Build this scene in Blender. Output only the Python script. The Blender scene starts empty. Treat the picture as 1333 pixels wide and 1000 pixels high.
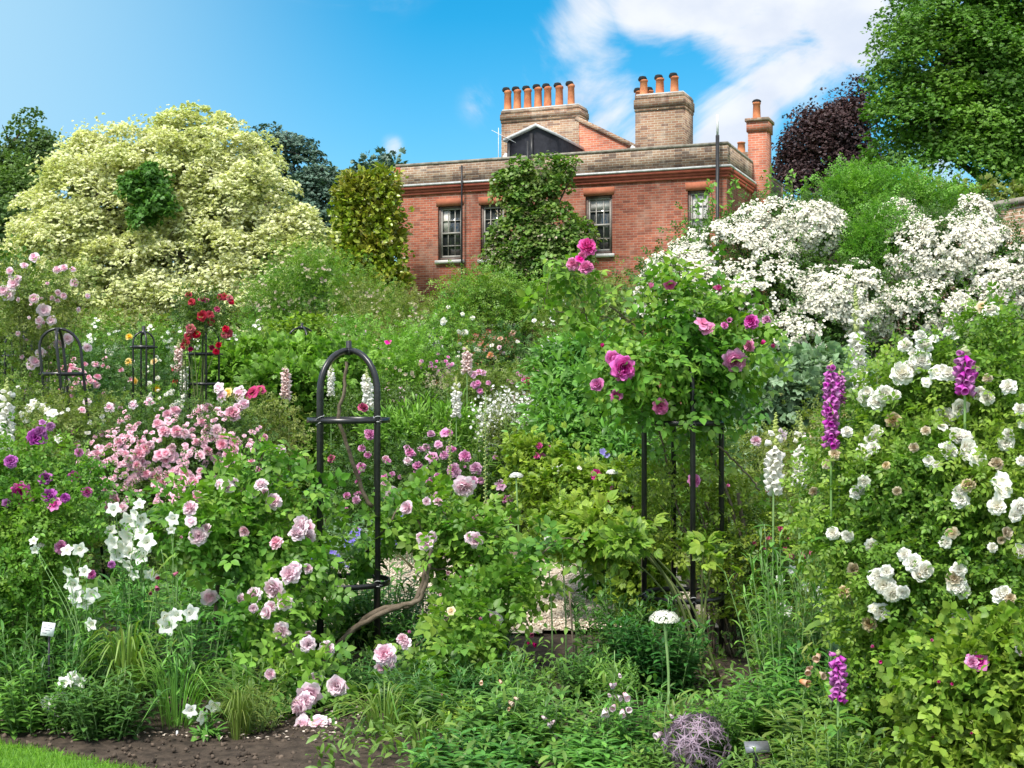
import bpy, math, random
import numpy as np
from mathutils import Matrix, Vector

# ------------------------------------------------------------------ camera, world, sun, exposure
scene = bpy.context.scene
COL = scene.collection
rng = np.random.default_rng(11)
random.seed(5)
CX, CY, F, CZ = 666.5, 500.0, 1700.0, 1.7          # photograph centre, focal length in its pixels, eye height
cam_data = bpy.data.cameras.new('camera')
cam = bpy.data.objects.new('camera', cam_data)
COL.objects.link(cam)
cam.location = (0, 0, CZ)
cam.rotation_euler = (math.radians(90), 0, 0)
cam_data.sensor_width = 36
cam_data.lens = 36 * F / 1333
cam_data.clip_start = 0.1
cam_data.clip_end = 2000
scene.camera = cam

SUN_EL, SUN_AZ = math.radians(56), math.radians(-148)   # azimuth measured from +Y towards +X: high, behind the left shoulder
sun_dir = Vector((math.sin(SUN_AZ) * math.cos(SUN_EL), math.cos(SUN_AZ) * math.cos(SUN_EL), math.sin(SUN_EL)))
sd = bpy.data.lights.new('sun', 'SUN')
sd.energy = 3.15
sd.angle = math.radians(10)
sd.color = (1.0, 0.955, 0.88)
sun = bpy.data.objects.new('sun', sd)
COL.objects.link(sun)
sun.rotation_euler = (-sun_dir).to_track_quat('-Z', 'Y').to_euler()
sun.location = (-20, -20, 40)

world = bpy.data.worlds.new('World')
scene.world = world
world.use_nodes = True
wt = world.node_tree
wt.nodes.clear()


def N(t, kind, **kw):
    n = t.nodes.new(kind)
    for k, v in kw.items():
        if k.startswith('i_'):
            n.inputs[k[2:].replace('_', ' ')].default_value = v
        else:
            setattr(n, k, v)
    return n


def math_node(t, op, a, b=None, clamp=False):
    n = t.nodes.new('ShaderNodeMath')
    n.operation = op
    n.use_clamp = clamp
    for i, v in enumerate((a, b)):
        if v is None:
            continue
        if isinstance(v, (int, float)):
            n.inputs[i].default_value = v
        else:
            t.links.new(v, n.inputs[i])
    return n.outputs[0]


def mix_color(t, fac, a, b, blend='MIX'):
    n = t.nodes.new('ShaderNodeMix')
    n.data_type = 'RGBA'
    n.blend_type = blend
    for sock, v in ((n.inputs[0], fac), (n.inputs[6], a), (n.inputs[7], b)):
        if isinstance(v, (int, float)):
            sock.default_value = v
        elif isinstance(v, tuple):
            sock.default_value = v if len(v) == 4 else (*v, 1)
        else:
            t.links.new(v, sock)
    return n.outputs[2]


def smooth(t, v, lo, hi, a=0.0, b=1.0):
    n = t.nodes.new('ShaderNodeMapRange')
    n.interpolation_type = 'SMOOTHSTEP'
    n.inputs[1].default_value = lo
    n.inputs[2].default_value = hi
    n.inputs[3].default_value = a
    n.inputs[4].default_value = b
    t.links.new(v, n.inputs[0])
    return n.outputs[0]


SKY_STR = 0.12
sky = N(wt, 'ShaderNodeTexSky', sky_type='NISHITA', sun_disc=False, sun_elevation=SUN_EL, sun_rotation=SUN_AZ,
        altitude=50, air_density=1.0, dust_density=0.4, ozone_density=2.5)
tc = N(wt, 'ShaderNodeTexCoord')
sep = N(wt, 'ShaderNodeSeparateXYZ')
wt.links.new(tc.outputs['Generated'], sep.inputs[0])
hs = N(wt, 'ShaderNodeHueSaturation')
hs.inputs['Saturation'].default_value = 1.6
hs.inputs['Value'].default_value = 0.86
hs.inputs['Hue'].default_value = 0.482
wt.links.new(sky.outputs[0], hs.inputs['Color'])
# pale summer haze towards the west (a band of thin cloud by compass direction)
azi = math_node(wt, 'ARCTAN2', sep.outputs[0], sep.outputs[1])
veil = smooth(wt, azi, -0.44, -0.05, 1.0, 0.0)
behind = smooth(wt, azi, -1.6, -0.9, 0.0, 1.0)
veil = math_node(wt, 'MULTIPLY', veil, behind)
low = smooth(wt, sep.outputs[2], 0.05, 0.40, 0.30, 0.0)
k = 1.0 / SKY_STR
c0 = mix_color(wt, math_node(wt, 'MULTIPLY', veil, 0.86), hs.outputs[0], (0.30 * k, 0.47 * k, 0.58 * k))
c0 = mix_color(wt, low, c0, (0.20 * k, 0.38 * k, 0.57 * k))
# clouds: soft bodies by direction, broken up by fractal noise
no = N(wt, 'ShaderNodeTexNoise')
no.inputs['Scale'].default_value = 5.5
no.inputs['Detail'].default_value = 9
no.inputs['Roughness'].default_value = 0.58
no.inputs['Distortion'].default_value = 0.7
mp = N(wt, 'ShaderNodeMapping')
mp.inputs['Location'].default_value = (3.1, 0.4, 1.7)
mp.inputs['Scale'].default_value = (1.0, 1.0, 1.45)
mp.inputs['Rotation'].default_value = (0, math.radians(-20), 0)
wt.links.new(tc.outputs['Generated'], mp.inputs[0])
wt.links.new(mp.outputs[0], no.inputs['Vector'])


def px_dir(px, py):
    return Vector(((px - CX) / F, 1, (CY - py) / F)).normalized()


mask = None
for (px, py, inner, outer, amp) in ((775, 110, .006, .075, .98), (745, 60, .004, .07, .95), (800, 165, .01, .06, .95), (865, 15, .01, .07, .9), (940, 20, .012, .055, .95),
                                    (1000, 60, .010, .075, .95), (1075, 110, .010, .065, .9), (960, 160, .01, .06, .85),
                                    (1120, 60, .01, .05, .9), (1000, -60, .02, .1, .9), (700, 105, .004, .03, .5),
                                    (1200, -80, .03, .15, .9), (930, 30, .01, .05, .9), (1090, 20, .01, .06, .95), (630, 138, .0, .03, .32), (512, 190, .0, .014, .35),
                                    (400, -300, .05, .2, .7), (1250, 150, .02, .1, .8)):
    d = px_dir(px, py)
    vm = N(wt, 'ShaderNodeVectorMath', operation='DISTANCE')
    wt.links.new(tc.outputs['Generated'], vm.inputs[0])
    vm.inputs[1].default_value = d
    s = smooth(wt, vm.outputs['Value'], inner, outer, amp, 0.0)
    mask = s if mask is None else math_node(wt, 'MAXIMUM', mask, s)
# unseen white clouds added outside the camera's view as neutral fill light
fill_clouds = math_node(wt, 'MAXIMUM', smooth(wt, sep.outputs[1], 0.3, 0.7, 0.8, 0.0), smooth(wt, sep.outputs[2], 0.35, 0.6, 0.0, 0.8))
mask = math_node(wt, 'MAXIMUM', mask, fill_clouds)
nz = math_node(wt, 'SUBTRACT', no.outputs['Fac'], 0.5)
nz = math_node(wt, 'MULTIPLY', nz, 5.0)
dens = math_node(wt, 'ADD', mask, nz)
dens = math_node(wt, 'MULTIPLY', smooth(wt, dens, 0.30, 1.15), smooth(wt, mask, 0.02, 0.3))
no2 = N(wt, 'ShaderNodeTexNoise')
no2.inputs['Scale'].default_value = 16
no2.inputs['Detail'].default_value = 5
wt.links.new(mp.outputs[0], no2.inputs['Vector'])
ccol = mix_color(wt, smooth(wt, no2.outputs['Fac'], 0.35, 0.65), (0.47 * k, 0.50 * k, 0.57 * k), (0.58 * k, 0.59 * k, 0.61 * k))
ccol_fill = mix_color(wt, fill_clouds, ccol, (1.18 * k, 1.16 * k, 1.12 * k))  # the added clouds are made brighter than the visible ones, for fill
ccol = ccol_fill
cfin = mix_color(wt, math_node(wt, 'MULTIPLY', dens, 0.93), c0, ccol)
bg = N(wt, 'ShaderNodeBackground')
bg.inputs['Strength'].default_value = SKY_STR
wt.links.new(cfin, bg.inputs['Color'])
wo = N(wt, 'ShaderNodeOutputWorld')
wt.links.new(bg.outputs[0], wo.inputs[0])

scene.view_settings.view_transform = 'Standard'
scene.view_settings.look = 'None'
scene.view_settings.gamma = 1
scene.view_settings.exposure = 0.78
scene.cycles.max_bounces = 6
scene.cycles.diffuse_bounces = 3
scene.cycles.transmission_bounces = 4
scene.cycles.transparent_max_bounces = 4
scene.cycles.glossy_bounces = 2
scene.cycles.caustics_reflective = False
scene.cycles.caustics_refractive = False


# ------------------------------------------------------------------ helpers: space
def ground_z(x, y):
    y = np.asarray(y, float)
    r = np.clip((y - 10.0), 0, 24) * 0.045
    return r + 0 * np.asarray(x, float)


def gz(x, y):
    return float(ground_z(x, y))


def W(px, py, Y):
    """a point of the garden at depth Y metres, read from the photograph"""
    return np.array([(px - CX) / F * Y, Y, CZ + (CY - py) / F * Y])


# ------------------------------------------------------------------ helpers: scene objects
def tag(o, label=None, cat=None, group=None, kind=None):
    if label: o['label'] = label
    if cat: o['category'] = cat
    if group: o['group'] = group
    if kind: o['kind'] = kind
    return o


def thing(name, loc, label, cat, group=None):
    o = bpy.data.objects.new(name, None)
    o.empty_display_size = 0.1
    COL.objects.link(o)
    o.location = [float(v) for v in loc]
    return tag(o, label, cat, group)


def make_mesh(name, v, f, mat=None, smooth_shade=False):
    """v Nx3, f Mx3 (or Mx4) arrays"""
    v = np.asarray(v, np.float32)
    f = np.asarray(f, np.int32)
    me = bpy.data.meshes.new(name)
    n, w = len(f), f.shape[1]
    me.vertices.add(len(v))
    me.vertices.foreach_set('co', v.ravel())
    me.loops.add(n * w)
    me.loops.foreach_set('vertex_index', f.ravel())
    me.polygons.add(n)
    me.polygons.foreach_set('loop_start', np.arange(0, n * w, w, dtype=np.int32))
    if smooth_shade:
        me.polygons.foreach_set('use_smooth', np.ones(n, bool))
    me.update(calc_edges=True)
    if mat: me.materials.append(mat)
    return me


def put(name, me, parent=None, loc=None):
    o = bpy.data.objects.new(name, me)
    COL.objects.link(o)
    if parent is not None:
        o.parent = parent
    if loc is not None:
        o.location = [float(a) for a in loc]
    return o


def part(name, vf, mat, parent=None, smooth_shade=False):
    """vf in world space; stored relative to the parent's base"""
    v, f = vf
    v = np.asarray(v, float)
    if parent is not None:
        root = parent
        off = np.array(root.location)
        while root.parent is not None:
            root = root.parent
            off = off + np.array(root.location)
        v = v - off
    return put(name, make_mesh(name, v, f, mat, smooth_shade), parent)


def merge(*vfs):
    vs, fs, o = [], [], 0
    for v, f in vfs:
        if len(v) == 0: continue
        vs.append(np.asarray(v, float)); fs.append(np.asarray(f) + o); o += len(v)
    if not vs: return np.zeros((0, 3)), np.zeros((0, 3), int)
    return np.concatenate(vs), np.concatenate(fs)


def norm(a):
    a = np.asarray(a, float)
    return a / np.maximum(np.linalg.norm(a, axis=-1, keepdims=True), 1e-9)


def frames(d, n):
    d = norm(d)
    x = np.cross(d, n)
    bad = np.linalg.norm(x, axis=-1) < 1e-4
    if bad.any():
        x[bad] = np.cross(d[bad], np.array([0.3, 0.9, 0.1]))
    x = norm(x)
    z = np.cross(x, d)
    return np.stack([x, d, z], axis=-1)          # columns: local x, y (length), z (face)


def scatter(tmpl, pos, d, n, s):
    tv, tf = tmpl
    s = np.asarray(s, float)
    if s.ndim == 1: s = s[:, None]
    R = frames(d, n)
    loc = tv[None] * s[:, None, :]
    out = np.einsum('nij,nvj->nvi', R, loc) + pos[:, None, :]
    N_ = len(pos)
    fs = tf[None] + (np.arange(N_) * len(tv))[:, None, None]
    return out.reshape(-1, 3), fs.reshape(-1, tf.shape[1])


def tube(pts, rad, sides=6):
    pts = np.asarray(pts, float)
    n = len(pts)
    rad = np.full(n, rad) if np.isscalar(rad) else np.interp(np.linspace(0, 1, n), np.linspace(0, 1, len(rad)), rad)
    t = norm(np.gradient(pts, axis=0))
    ref = np.array([0.31, 0.22, 0.92]) if abs(t[:, 2]).mean() < 0.85 else np.array([1.0, 0.13, 0.02])
    a = norm(np.cross(t, ref)); b = np.cross(t, a)
    th = np.arange(sides) / sides * 2 * np.pi
    v = pts[:, None] + rad[:, None, None] * (np.cos(th)[None, :, None] * a[:, None] + np.sin(th)[None, :, None] * b[:, None])
    v = v.reshape(-1, 3)
    f = []
    for i in range(n - 1):
        for j in range(sides):
            p, q = i * sides + j, i * sides + (j + 1) % sides
            f.append((p, q, q + sides)); f.append((p, q + sides, p + sides))
    v = np.vstack([v, pts[0], pts[-1]])
    for j in range(sides):
        f.append((len(v) - 2, (j + 1) % sides, j))
        f.append((len(v) - 1, (n - 1) * sides + j, (n - 1) * sides + (j + 1) % sides))
    return v, np.array(f)


def spline(pts, n=24):
    P = np.asarray(pts, float)
    if len(P) < 3:
        return P[0] + (P[-1] - P[0]) * np.linspace(0, 1, n)[:, None]
    Q = np.vstack([2 * P[0] - P[1], P, 2 * P[-1] - P[-2]])
    out = []
    m = len(P) - 1
    for u in np.linspace(0, m - 1e-6, n):
        i = int(u); t = u - i
        p0, p1, p2, p3 = Q[i:i + 4]
        out.append(0.5 * (2 * p1 + (p2 - p0) * t + (2 * p0 - 5 * p1 + 4 * p2 - p3) * t * t + (3 * p1 - p0 - 3 * p2 + p3) * t ** 3))
    return np.array(out)


def box(x0, x1, y0, y1, z0, z1):
    v = np.array([(x, y, z) for x in (x0, x1) for y in (y0, y1) for z in (z0, z1)], float)
    q = [(0, 1, 3, 2), (4, 6, 7, 5), (0, 4, 5, 1), (2, 3, 7, 6), (0, 2, 6, 4), (1, 5, 7, 3)]
    f = []
    for a, b, c, d in q: f += [(a, b, c), (a, c, d)]
    return v, np.array(f)


def lathe(profile, n=16):
    pr = np.asarray(profile, float)
    th = np.arange(n) / n * 2 * np.pi
    v = np.stack([pr[:, None, 0] * np.cos(th), pr[:, None, 0] * np.sin(th), np.repeat(pr[:, 1:2], n, 1)], -1).reshape(-1, 3)
    f = []
    for i in range(len(pr) - 1):
        for j in range(n):
            a, b = i * n + j, i * n + (j + 1) % n
            f += [(a, b, b + n), (a, b + n, a + n)]
    return v, np.array(f)


# ------------------------------------------------------------------ materials
def new_mat(name):
    m = bpy.data.materials.new(name)
    m.use_nodes = True
    t = m.node_tree
    t.nodes.clear()
    return m, t


def leaf_mat(name, a, b, c=None, trans=0.34, rough=0.45, scale=1.2, tcol=None, cfac=0.5, spec=0.35):
    """leaves: every leaf its own tint between a and b, patches of c"""
    m, t = new_mat(name)
    geo = N(t, 'ShaderNodeNewGeometry')
    r = geo.outputs['Random Per Island']
    co = mix_color(t, r, a, b)
    if c is not None:
        nz = N(t, 'ShaderNodeTexNoise')
        nz.inputs['Scale'].default_value = scale
        nz.inputs['Detail'].default_value = 3
        t.links.new(geo.outputs['Position'], nz.inputs['Vector'])
        r2 = math_node(t, 'MULTIPLY', r, 7.31)
        r2 = math_node(t, 'FRACT', r2)
        fac = math_node(t, 'MULTIPLY', smooth(t, nz.outputs['Fac'], 0.42, 0.62), cfac)
        fac = math_node(t, 'ADD', fac, math_node(t, 'MULTIPLY', math_node(t, 'GREATER_THAN', r2, 0.86), 0.5), clamp=True)
        co = mix_color(t, fac, co, c)
    r3 = math_node(t, 'FRACT', math_node(t, 'MULTIPLY', r, 23.7))
    h = N(t, 'ShaderNodeHueSaturation')
    t.links.new(math_node(t, 'ADD', math_node(t, 'MULTIPLY', r3, 0.7), 0.65), h.inputs['Value'])
    t.links.new(co, h.inputs['Color'])
    oi = N(t, 'ShaderNodeObjectInfo')
    t.links.new(math_node(t, 'ADD', math_node(t, 'MULTIPLY', oi.outputs['Random'], 0.03), 0.474), h.inputs['Hue'])
    p = N(t, 'ShaderNodeBsdfPrincipled')
    p.inputs['Roughness'].default_value = rough
    p.inputs['Specular IOR Level'].default_value = spec
    t.links.new(h.outputs[0], p.inputs['Base Color'])
    tr = N(t, 'ShaderNodeBsdfTranslucent')
    tcx = mix_color(t, 1.0, h.outputs[0], tcol or (1.15, 1.3, 0.45), 'MULTIPLY')
    t.links.new(tcx, tr.inputs['Color'])
    mx = N(t, 'ShaderNodeMixShader')
    mx.inputs[0].default_value = trans
    t.links.new(p.outputs[0], mx.inputs[1]); t.links.new(tr.outputs[0], mx.inputs[2])
    out = N(t, 'ShaderNodeOutputMaterial')
    t.links.new(mx.outputs[0], out.inputs[0])
    return m


def petal_mat(name, inner, outer, trans=0.3, var=0.12, edge=None):
    """petals: inner colour at the flower's heart, outer at its rim (local radius), each flower a little different"""
    m, t = new_mat(name)
    tc = N(t, 'ShaderNodeTexCoord')
    ln = N(t, 'ShaderNodeVectorMath', operation='LENGTH')
    t.links.new(tc.outputs['Object'], ln.inputs[0])
    geo = N(t, 'ShaderNodeNewGeometry')
    rr = geo.outputs['Random Per Island']
    d = math_node(t, 'ADD', ln.outputs['Value'], math_node(t, 'MULTIPLY', rr, 0.25))
    co = mix_color(t, smooth(t, d, 0.35, 1.15), inner, outer)
    oi = N(t, 'ShaderNodeObjectInfo')
    h = N(t, 'ShaderNodeHueSaturation')
    t.links.new(math_node(t, 'ADD', math_node(t, 'MULTIPLY', oi.outputs['Random'], 2 * var), 1 - var), h.inputs['Value'])
    t.links.new(math_node(t, 'ADD', math_node(t, 'MULTIPLY', math_node(t, 'FRACT', math_node(t, 'MULTIPLY', oi.outputs['Random'], 9.7)), 0.5), 0.72), h.inputs['Saturation'])
    t.links.new(co, h.inputs['Color'])
    p = N(t, 'ShaderNodeBsdfPrincipled')
    p.inputs['Roughness'].default_value = 0.6
    p.inputs['Specular IOR Level'].default_value = 0.2
    t.links.new(h.outputs[0], p.inputs['Base Color'])
    tr = N(t, 'ShaderNodeBsdfTranslucent')
    t.links.new(h.outputs[0], tr.inputs['Color'])
    mx = N(t, 'ShaderNodeMixShader')
    mx.inputs[0].default_value = trans
    t.links.new(p.outputs[0], mx.inputs[1]); t.links.new(tr.outputs[0], mx.inputs[2])
    out = N(t, 'ShaderNodeOutputMaterial')
    t.links.new(mx.outputs[0], out.inputs[0])
    return m


def plain_mat(name, a, b=None, scale=5.0, rough=0.7, spec=0.3, bump=0.0, metal=0.0, detail=6):
    m, t = new_mat(name)
    p = N(t, 'ShaderNodeBsdfPrincipled')
    p.inputs['Roughness'].default_value = rough
    p.inputs['Specular IOR Level'].default_value = spec
    p.inputs['Metallic'].default_value = metal
    geo = N(t, 'ShaderNodeNewGeometry')
    nz = N(t, 'ShaderNodeTexNoise')
    nz.inputs['Scale'].default_value = scale
    nz.inputs['Detail'].default_value = detail
    nz.inputs['Roughness'].default_value = 0.65
    t.links.new(geo.outputs['Position'], nz.inputs['Vector'])
    co = mix_color(t, smooth(t, nz.outputs['Fac'], 0.3, 0.7), a, b or a)
    t.links.new(co, p.inputs['Base Color'])
    if bump:
        bp = N(t, 'ShaderNodeBump')
        bp.inputs['Strength'].default_value = bump
        bp.inputs['Distance'].default_value = 0.02
        t.links.new(nz.outputs['Fac'], bp.inputs['Height'])
        t.links.new(bp.outputs[0], p.inputs['Normal'])
    out = N(t, 'ShaderNodeOutputMaterial')
    t.links.new(p.outputs[0], out.inputs[0])
    return m


def brick_mat(name, c1, c2, mortar, stain=(0.1, 0.08, 0.07), stain_amt=0.6, mort=0.012, pick=None, course=0.075, vary=0.5):
    m, t = new_mat(name)
    tc = N(t, 'ShaderNodeTexCoord')
    s = N(t, 'ShaderNodeSeparateXYZ')
    t.links.new(tc.outputs['Object'], s.inputs[0])
    cb = N(t, 'ShaderNodeCombineXYZ')
    t.links.new(math_node(t, 'ADD', s.outputs[0], s.outputs[1]), cb.inputs[0])
    t.links.new(s.outputs[2], cb.inputs[1])
    br = N(t, 'ShaderNodeTexBrick')
    br.offset = 0.5
    br.inputs['Scale'].default_value = 1.0
    br.inputs['Brick Width'].default_value = 0.225
    br.inputs['Row Height'].default_value = course
    br.inputs['Mortar Size'].default_value = mort
    br.inputs['Mortar Smooth'].default_value = 0.3
    br.inputs['Bias'].default_value = 0.0
    br.inputs['Color1'].default_value = (*c1, 1)
    br.inputs['Color2'].default_value = (*c2, 1)
    br.inputs['Mortar'].default_value = (*mortar, 1)
    t.links.new(cb.outputs[0], br.inputs['Vector'])
    co = br.outputs['Color']
    # every brick its own burn: coarse cell noise at brick scale
    vo = N(t, 'ShaderNodeTexWhiteNoise', noise_dimensions='2D')
    sc = N(t, 'ShaderNodeVectorMath', operation='DIVIDE')
    sc.inputs[1].default_value = (0.225, course, 1)
    t.links.new(cb.outputs[0], sc.inputs[0])
    fl = N(t, 'ShaderNodeVectorMath', operation='FLOOR')
    t.links.new(sc.outputs[0], fl.inputs[0])
    t.links.new(fl.outputs[0], vo.inputs['Vector'])
    dk = smooth(t, vo.outputs['Value'], 0.55, 1.0, 0.0, vary)
    co = mix_color(t, dk, co, pick or (c1[0] * 0.35, c1[1] * 0.4, c1[2] * 0.5))
    # weathering
    nz = N(t, 'ShaderNodeTexNoise')
    nz.inputs['Scale'].default_value = 0.9
    nz.inputs['Detail'].default_value = 8
    nz.inputs['Roughness'].default_value = 0.7
    t.links.new(tc.outputs['Object'], nz.inputs['Vector'])
    co = mix_color(t, math_node(t, 'MULTIPLY', smooth(t, nz.outputs['Fac'], 0.5, 0.8), stain_amt), co, stain)
    nz3 = N(t, 'ShaderNodeTexNoise')
    nz3.inputs['Scale'].default_value = 0.35
    nz3.inputs['Detail'].default_value = 5
    t.links.new(tc.outputs['Object'], nz3.inputs['Vector'])
    hv = N(t, 'ShaderNodeHueSaturation')
    t.links.new(smooth(t, nz3.outputs['Fac'], 0.35, 0.65, 0.62, 1.18), hv.inputs['Value'])
    t.links.new(co, hv.inputs['Color'])
    co = hv.outputs[0]
    nz2 = N(t, 'ShaderNodeTexNoise')
    nz2.inputs['Scale'].default_value = 2.3
    nz2.inputs['Detail'].default_value = 6
    mp = N(t, 'ShaderNodeMapping')
    mp.inputs['Location'].default_value = (5, 2, 9)
    mp.inputs['Scale'].default_value = (1, 1, 0.5)
    t.links.new(tc.outputs['Object'], mp.inputs[0]); t.links.new(mp.outputs[0], nz2.inputs['Vector'])
    co = mix_color(t, math_node(t, 'MULTIPLY', smooth(t, nz2.outputs['Fac'], 0.52, 0.75), 0.35), co, tuple(min(1, x * 1.25) for x in mortar))
    p = N(t, 'ShaderNodeBsdfPrincipled')
    p.inputs['Roughness'].default_value = 0.88
    p.inputs['Specular IOR Level'].default_value = 0.2
    t.links.new(co, p.inputs['Base Color'])
    bp = N(t, 'ShaderNodeBump')
    bp.inputs['Strength'].default_value = 0.5
    bp.inputs['Distance'].default_value = 0.01
    t.links.new(math_node(t, 'SUBTRACT', 1.0, br.outputs['Fac']), bp.inputs['Height'])
    t.links.new(bp.outputs[0], p.inputs['Normal'])
    out = N(t, 'ShaderNodeOutputMaterial')
    t.links.new(p.outputs[0], out.inputs[0])
    return m


M = {}
# foliage
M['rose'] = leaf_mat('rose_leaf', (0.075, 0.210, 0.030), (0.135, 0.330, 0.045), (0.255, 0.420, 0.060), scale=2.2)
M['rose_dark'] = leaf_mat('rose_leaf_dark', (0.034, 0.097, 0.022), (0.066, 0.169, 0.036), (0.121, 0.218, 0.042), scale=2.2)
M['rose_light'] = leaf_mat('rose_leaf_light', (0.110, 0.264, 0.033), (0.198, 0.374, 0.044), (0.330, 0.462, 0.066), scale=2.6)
M['lime'] = leaf_mat('lime_leaf', (0.10, 0.22, 0.025), (0.19, 0.33, 0.04), (0.27, 0.38, 0.05), scale=3)
M['lime2'] = leaf_mat('yellow_green_rose_leaf', (0.10, 0.235, 0.03), (0.20, 0.37, 0.045), (0.30, 0.42, 0.06), scale=4)
M['gold'] = leaf_mat('gold_leaf', (0.15, 0.31, 0.03), (0.29, 0.46, 0.05), (0.10, 0.26, 0.035), scale=3)
M['olive'] = leaf_mat('olive_leaf', (0.11, 0.20, 0.035), (0.19, 0.30, 0.055), (0.25, 0.27, 0.085), scale=1.5)
M['fresh'] = leaf_mat('fresh_leaf', (0.103, 0.276, 0.034), (0.172, 0.391, 0.057), (0.230, 0.437, 0.069), scale=1.6)
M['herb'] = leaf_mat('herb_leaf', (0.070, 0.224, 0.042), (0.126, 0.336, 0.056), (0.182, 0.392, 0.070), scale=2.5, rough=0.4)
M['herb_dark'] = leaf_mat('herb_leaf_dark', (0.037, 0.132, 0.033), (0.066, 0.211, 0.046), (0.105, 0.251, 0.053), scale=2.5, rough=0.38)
M['grassy'] = leaf_mat('grassy_leaf', (0.08, 0.21, 0.03), (0.14, 0.30, 0.05), (0.22, 0.30, 0.07), scale=3, rough=0.4)
M['grey'] = leaf_mat('grey_green_leaf', (0.176, 0.297, 0.165), (0.275, 0.396, 0.242), (0.143, 0.297, 0.110), scale=1.5, tcol=(1.0, 1.1, 0.7))
M['hedge'] = leaf_mat('hedge_leaf', (0.034, 0.101, 0.018), (0.067, 0.168, 0.028), (0.101, 0.202, 0.034), scale=2)
M['variegated'] = leaf_mat('cream_leaf', (0.76, 0.77, 0.44), (0.90, 0.90, 0.68), (0.56, 0.62, 0.22), trans=0.40, scale=0.9, tcol=(0.95, 1.0, 0.5), cfac=0.55, rough=0.5)
M['reverted'] = leaf_mat('reverted_leaf', (0.07, 0.19, 0.035), (0.13, 0.29, 0.05), None)
M['oak'] = leaf_mat('dark_tree_leaf', (0.070, 0.152, 0.047), (0.117, 0.234, 0.070), (0.164, 0.328, 0.070), scale=0.25)
M['big'] = leaf_mat('big_tree_leaf', (0.075, 0.18, 0.025), (0.13, 0.28, 0.035), (0.22, 0.38, 0.05), scale=0.3)
M['beech'] = leaf_mat('copper_leaf', (0.040, 0.024, 0.026), (0.070, 0.042, 0.042), (0.12, 0.075, 0.065), trans=0.12, scale=0.5, tcol=(1.4, 0.7, 0.7))
M['cedar'] = leaf_mat('cedar_needles', (0.06, 0.12, 0.09), (0.11, 0.19, 0.14), (0.17, 0.26, 0.19), trans=0.05, scale=0.5)
M['magnolia'] = leaf_mat('magnolia_leaf', (0.15, 0.26, 0.02), (0.28, 0.36, 0.03), (0.30, 0.26, 0.04), trans=0.18, rough=0.3, scale=1.5, spec=0.5)
M['climber'] = leaf_mat('climber_leaf', (0.07, 0.175, 0.03), (0.13, 0.27, 0.045), (0.28, 0.36, 0.11), scale=2.2, cfac=0.4)
M['soilcover'] = leaf_mat('undergrowth_leaf', (0.055, 0.155, 0.028), (0.11, 0.26, 0.045), (0.19, 0.31, 0.06), scale=1.2)
M['grass'] = leaf_mat('grass_blade', (0.10, 0.26, 0.02), (0.18, 0.38, 0.03), None, trans=0.2)
M['plume'] = leaf_mat('plume_floret', (0.40, 0.33, 0.24), (0.52, 0.44, 0.34), (0.26, 0.30, 0.12), trans=0.2, tcol=(1, .9, .8))
M['bark'] = plain_mat('bark', (0.10, 0.075, 0.05), (0.19, 0.15, 0.11), 18, 0.85, bump=0.5)
M['bark_dark'] = plain_mat('dark_bark', (0.045, 0.035, 0.028), (0.09, 0.07, 0.055), 6, 0.9, bump=0.4)
M['twig'] = plain_mat('green_stem', (0.08, 0.13, 0.035), (0.15, 0.17, 0.06), 9, 0.6)
M['stalk'] = plain_mat('pale_stalk', (0.16, 0.30, 0.09), (0.24, 0.36, 0.14), 9, 0.5)
# petals
M['white'] = petal_mat('white_petal', (0.92, 0.88, 0.74), (0.94, 0.93, 0.89), var=0.03)
M['rambler'] = leaf_mat('rambler_petal', (0.90, 0.88, 0.80), (0.84, 0.80, 0.66), None, trans=.3, tcol=(1, 1, .95))
M['cream'] = petal_mat('faded_cream_petal', (0.55, 0.40, 0.20), (0.72, 0.62, 0.45), var=0.2)
M['pink'] = petal_mat('pink_petal', (0.84, 0.36, 0.48), (0.92, 0.66, 0.74))
M['blush'] = petal_mat('blush_petal', (0.86, 0.52, 0.64), (0.92, 0.78, 0.84), var=0.08)
M['lilac'] = petal_mat('lilac_pink_petal', (0.72, 0.24, 0.50), (0.82, 0.46, 0.68))
M['magenta'] = petal_mat('magenta_petal', (0.68, 0.05, 0.28), (0.82, 0.20, 0.50))
M['rosy'] = petal_mat('deep_rose_petal', (0.60, 0.04, 0.30), (0.80, 0.27, 0.62))
M['purple'] = petal_mat('purple_petal', (0.34, 0.05, 0.30), (0.58, 0.20, 0.56))
M['red'] = petal_mat('red_petal', (0.42, 0.005, 0.02), (0.58, 0.015, 0.06), trans=0.15)
M['crimson'] = petal_mat('crimson_petal', (0.35, 0.0, 0.06), (0.52, 0.02, 0.16), trans=0.15)
M['yellow'] = petal_mat('yellow_petal', (0.85, 0.55, 0.08), (0.88, 0.72, 0.30))
M['apricot'] = petal_mat('apricot_petal', (0.82, 0.38, 0.22), (0.86, 0.60, 0.45))
M['fox_white'] = petal_mat('foxglove_white', (0.88, 0.86, 0.74), (0.90, 0.88, 0.82), var=0.04)
M['fox_pink'] = petal_mat('foxglove_peach', (0.80, 0.50, 0.45), (0.86, 0.70, 0.66), var=0.06)
M['fox_purple'] = petal_mat('foxglove_purple', (0.50, 0.06, 0.44), (0.66, 0.17, 0.58), var=0.14)
M['allium'] = petal_mat('allium_star', (0.44, 0.34, 0.42), (0.62, 0.52, 0.60), var=0.05)
M['violet'] = petal_mat('violet_blue_floret', (0.20, 0.16, 0.55), (0.33, 0.28, 0.72), var=0.1)
M['anther'] = plain_mat('anther', (0.75, 0.50, 0.06), (0.85, 0.65, 0.12), 50, 0.7)
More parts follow.
